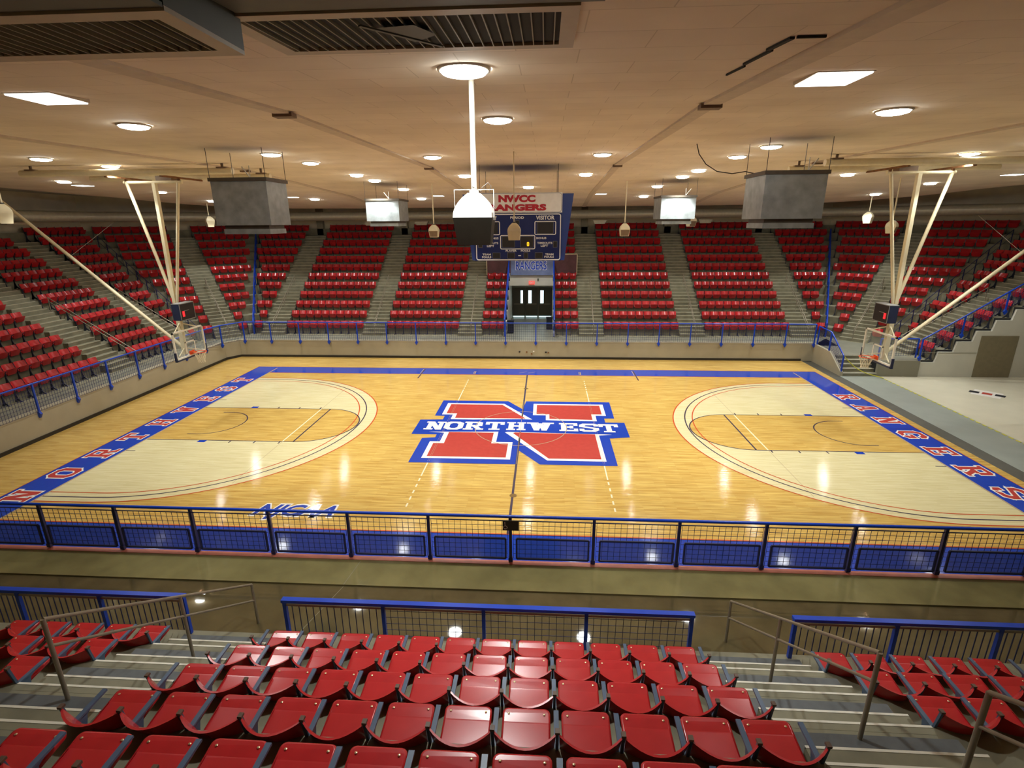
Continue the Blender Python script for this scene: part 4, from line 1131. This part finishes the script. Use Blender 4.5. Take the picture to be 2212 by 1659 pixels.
round_frame(m, SX(800), SZ(1290), SX(1440), SZ(1032), .06, .03, YS+.009)
m.box((SX(1130),YS+.006,SZ(1414)),(SX(1180),YS+.014,SZ(1398)))
m.build('white_outline', 'text_white', dpn)
m = MB()
for a_ in ((1470,1010,1765,805),(460,1010,760,805),(835,1255,1070,1060),(1170,1255,1405,1060),(930,1455,1070,1350),(660,1455,800,1350),(1438,1455,1578,1350),(1230,1455,1308,1350),(1765,1258,1840,1145),(398,1258,472,1185),(1080,860,1150,770)):
    m = MB(); m.box((SX(a_[0]),YS+.008,SZ(a_[1])),(SX(a_[2]),YS+.014,SZ(a_[3]))); m.build('digit_window', 'board_black', dpn)
m = MB()
for a_ in ((660,1455,800,1350),(930,1455,1070,1350),(1438,1455,1578,1350),(1230,1455,1308,1350),(1765,1258,1840,1145),(398,1258,472,1185),(835,1255,1070,1060),(1170,1255,1405,1060),(1470,1010,1765,805),(1080,860,1150,770)):
    round_frame(m, SX(a_[0]), SZ(a_[1]), SX(a_[2]), SZ(a_[3]), .006, .006, YS+.006)
m.build('window_outline', 'outline_grey', dpn)
def stext(mb, s, x0, z0, x1, z1, bold=.03, y=YS+.007): text(mb, s, (SX(x0),y,SZ(z1)), (1,0,0), (0,0,1), SX(x1)-SX(x0), SZ(z0)-SZ(z1), 0, bold)
for a_ in (('NWCC',778,330,1440,455),('RANGERS',590,488,1635,605)):
    m = MB(); stext(m, *a_, .06, YS+.012); m.build('team_name', 'text_red', hp)
for a_ in (('VISITOR', 1450, 690, 1785, 765), ('PERIOD', 988, 702, 1235, 745), ('BONUS', 1460, 1070, 1640, 1108), ('TIMEOUTS', 1475, 1158, 1750, 1196), ('LEFT', 1540, 1208, 1675, 1246), ('PLAYER', 900, 1298, 1100, 1335), ('FOULS', 1178, 1298, 1350, 1335), ('TEAM', 1620, 1365, 1775, 1400), ('FOULS', 1608, 1410, 1782, 1448), ('TEAM', 470, 1365, 625, 1400), ('FOULS', 462, 1412, 632, 1450), ('TIMEOUTS', 490, 1158, 765, 1196), ('LEFT', 556, 1208, 690, 1246), ('BONUS', 590, 1070, 770, 1108), ('T', 700, 700, 745, 765)):
    m = MB(); stext(m, *a_); m.build('lettering', 'text_white', dpn)
m = MB(); round_frame(m, SX(1288), SZ(1235), SX(1330), SZ(1158), .04, .03, YS+.004); m.build('lit_digit', 'lamp_amber', dpn)
for x, y in ((-1.55,.95),(1.35,.95),(-1.55,3.1),(1.35,3.1)):
    m = MB(); m.tube([(x,y,8.86),(x,y,cz(y))], .01, 5); m.build('rod', 'cable_black', sb)

# ------------------------------------------------------------------ basketball backstops
def backstop(s, nm):
    r = thing('basketball_backstop', 'ceiling hung basketball backstop with glass board at %s end' % nm, 'basketball hoop', (s*13.1,-.1,2.85), 'basketball backstops')
    yc = -.1
    for y, z, x0, x1 in ((-1.05,9.62,9.75,17.4),(1.25,9.62,9.6,16.8)):
        m = MB(); m.tube([(s*x0,y,z),(s*x1,y,z)], .11, 12); m.build('support_beam', 'cream_paint', r)
        for x in (x0+.35, x1-.4):
            m = MB(); m.box((s*x-.17,y-.1,z+.09),(s*x+.17,y+.1,z+.13)); m.box((s*x-.03,y-.03,z+.13),(s*x+.03,y+.03,cz(y))); m.build('beam_clamp', 'brown_plate', r)
    m = MB(); m.tube([(s*14.45,yc,9.36),(s*12.25,yc,9.36)], .055, 10); m.build('cross_pipe', 'cream_paint', r)
    for x in (14.35,12.35):
        m = MB(); m.bar((s*x,-1.05,9.5),(s*x,1.25,9.5), .08, .06); m.bar((s*x,yc,9.5),(s*x,yc,9.36), .07, .07); m.build('hanger', 'rust', r)
    m = MB(); m.box((s*13.0-.3,yc+.1,9.4),(s*13.0+.3,yc+.45,9.58)); m.build('winch', 'brown_plate', r)
    m = MB(); m.tube([(s*14.35,yc,9.34),(s*13.36,yc,4.9)], .06, 10); m.build('mast_pole', 'cream_paint', r)
    m = MB(); m.bar((s*13.3,yc,9.34),(s*13.38,yc,4.9), .15, .12); m.build('mast_pole', 'cream_paint', r)
    m = MB(); m.tube([(s*12.4,yc,9.34),(s*13.32,yc,4.9)], .055, 10); m.build('mast_pole', 'cream_paint', r)
    m = MB(); m.bar((s*13.36,yc,4.98),(s*13.36,yc,2.95), .15, .16); m.build('stem', 'cream_paint', r)
    m = MB(); m.tube([(s*13.42,yc,3.25),(s*20.3,yc,9.6)], .062, 10); m.build('diagonal_brace', 'cream_paint', r)
    m = MB(); m.tube([(s*17.2,yc,6.75),(s*18.6,yc+4.2,8.0)], .008, 5); m.build('safety_cable', 'steel', r)
    m = MB()
    for y in (-.75, .55):
        m.tube([(s*13.36,yc,4.2),(s*13.16,y,3.95)], .025, 6); m.tube([(s*13.36,yc,3.2),(s*13.16,y,3.0)], .025, 6)
    m.build('board_strut', 'cream_paint', r)
    xf = s*13.1
    bb = MB(); bb.box((xf-.008,yc-.9,2.92),(xf+.008,yc+.9,3.95)); bo = bb.build('backboard', 'backboard_glass', r)
    m = MB()
    for a, b_ in (((-.92,2.9),(.92,2.96)),((-.92,3.91),(.92,3.97)),((-.92,2.9),(-.86,3.97)),((.86,2.9),(.92,3.97))): m.box((xf-.025,yc+a[0],a[1]),(xf+.025,yc+b_[0],b_[1]))
    m.build('frame', 'white_paint', bo)
    m = MB(); xo = xf-s*.014
    for a, b_ in (((-.3,3.06),(-.25,3.5)),((.25,3.06),(.3,3.5)),((-.3,3.45),(.3,3.5))): m.box((xo-.004,yc+a[0],a[1]),(xo+.004,yc+b_[0],b_[1]))
    m.build('target_square', 'white_paint', bo)
    m = MB(); m.box((xf-.04,yc-.94,2.84),(xf+.04,yc+.94,2.9)); m.box((xf-.04,yc-.95,2.84),(xf+.04,yc-.9,3.2)); m.box((xf-.04,yc+.9,2.84),(xf+.04,yc+.95,3.2)); m.build('edge_pad', 'pad_navy', bo)
    m = MB(); rc = (s*12.74,yc,3.05)
    m.tube([(rc[0]+.23*math.cos(2*PI*i/32), rc[1]+.23*math.sin(2*PI*i/32), rc[2]) for i in range(33)], .014, 6, caps=False)
    m.box((s*13.075-.02,yc-.13,2.96),(s*13.075+.02,yc+.13,3.1)); m.prism([(s*13.07,yc-.12,3.06),(s*12.95,yc-.12,3.06),(s*12.95,yc+.12,3.06),(s*13.07,yc+.12,3.06)], (0,0,-.05))
    ro = m.build('rim', 'rim_orange', r)
    m = MB(); n = 12; lv = [(0,.225),(.12,.19),(.24,.15),(.34,.125),(.43,.135)]
    for i in range(n):
        for j in range(len(lv)-1):
            for d_ in (-.5, .5):
                a0 = 2*PI*(i+(j % 2)*.5)/n; a1 = a0+2*PI*d_/n
                p = (rc[0]+lv[j][1]*math.cos(a0), rc[1]+lv[j][1]*math.sin(a0), rc[2]-lv[j][0]); q = (rc[0]+lv[j+1][1]*math.cos(a1), rc[1]+lv[j+1][1]*math.sin(a1), rc[2]-lv[j+1][0])
                m.bar(p, q, .009, .009)
    m.build('net', 'net_white', ro)
    c = MB(); x0, x1 = s*12.95, s*13.27
    c.box((x0,yc-.42,4.36),(x1,yc+.42,4.98)); ck = c.build('shot_clock', 'board_black', r)
    m = MB(); xe = x0-s*.004
    for a, b_ in (((-.43,4.35),(.43,4.37)),((-.43,4.97),(.43,4.99)),((-.43,4.35),(-.41,4.99)),((.41,4.35),(.43,4.99)),((-.2,4.7),(.1,4.715))): m.box((xe-.006,yc+a[0],a[1]),(xe+.006,yc+b_[0],b_[1]))
    m.box((min(x0,x1),yc-.43,4.98),(max(x0,x1),yc+.43,5.0)); m.build('casing_edge', 'outline_grey', ck)
    m = MB(); m.box((xe-.012,yc-.3,4.5),(xe+.012,yc-.2,4.7)); m.build('lit_lamp', 'lamp_red', ck)
    m = MB(); m.box((min(x0,x1)+.01,yc-.426,4.37),(max(x0,x1)-.01,yc-.42,4.97)); m.build('side_panel', 'pad_navy', ck)
backstop(-1, 'left'); backstop(1, 'right')

# ------------------------------------------------------------------ world and view
wd = bpy.data.worlds.new('world'); scene.world = wd; wd.use_nodes = True
wd.node_tree.nodes['Background'].inputs[0].default_value = (.9, .85, .75, 1); wd.node_tree.nodes['Background'].inputs[1].default_value = .02
scene.view_settings.view_transform = 'Standard'; scene.view_settings.look = 'None'
scene.view_settings.exposure = -0.16; scene.view_settings.gamma = 1.0
scene.view_settings.use_curve_mapping = False
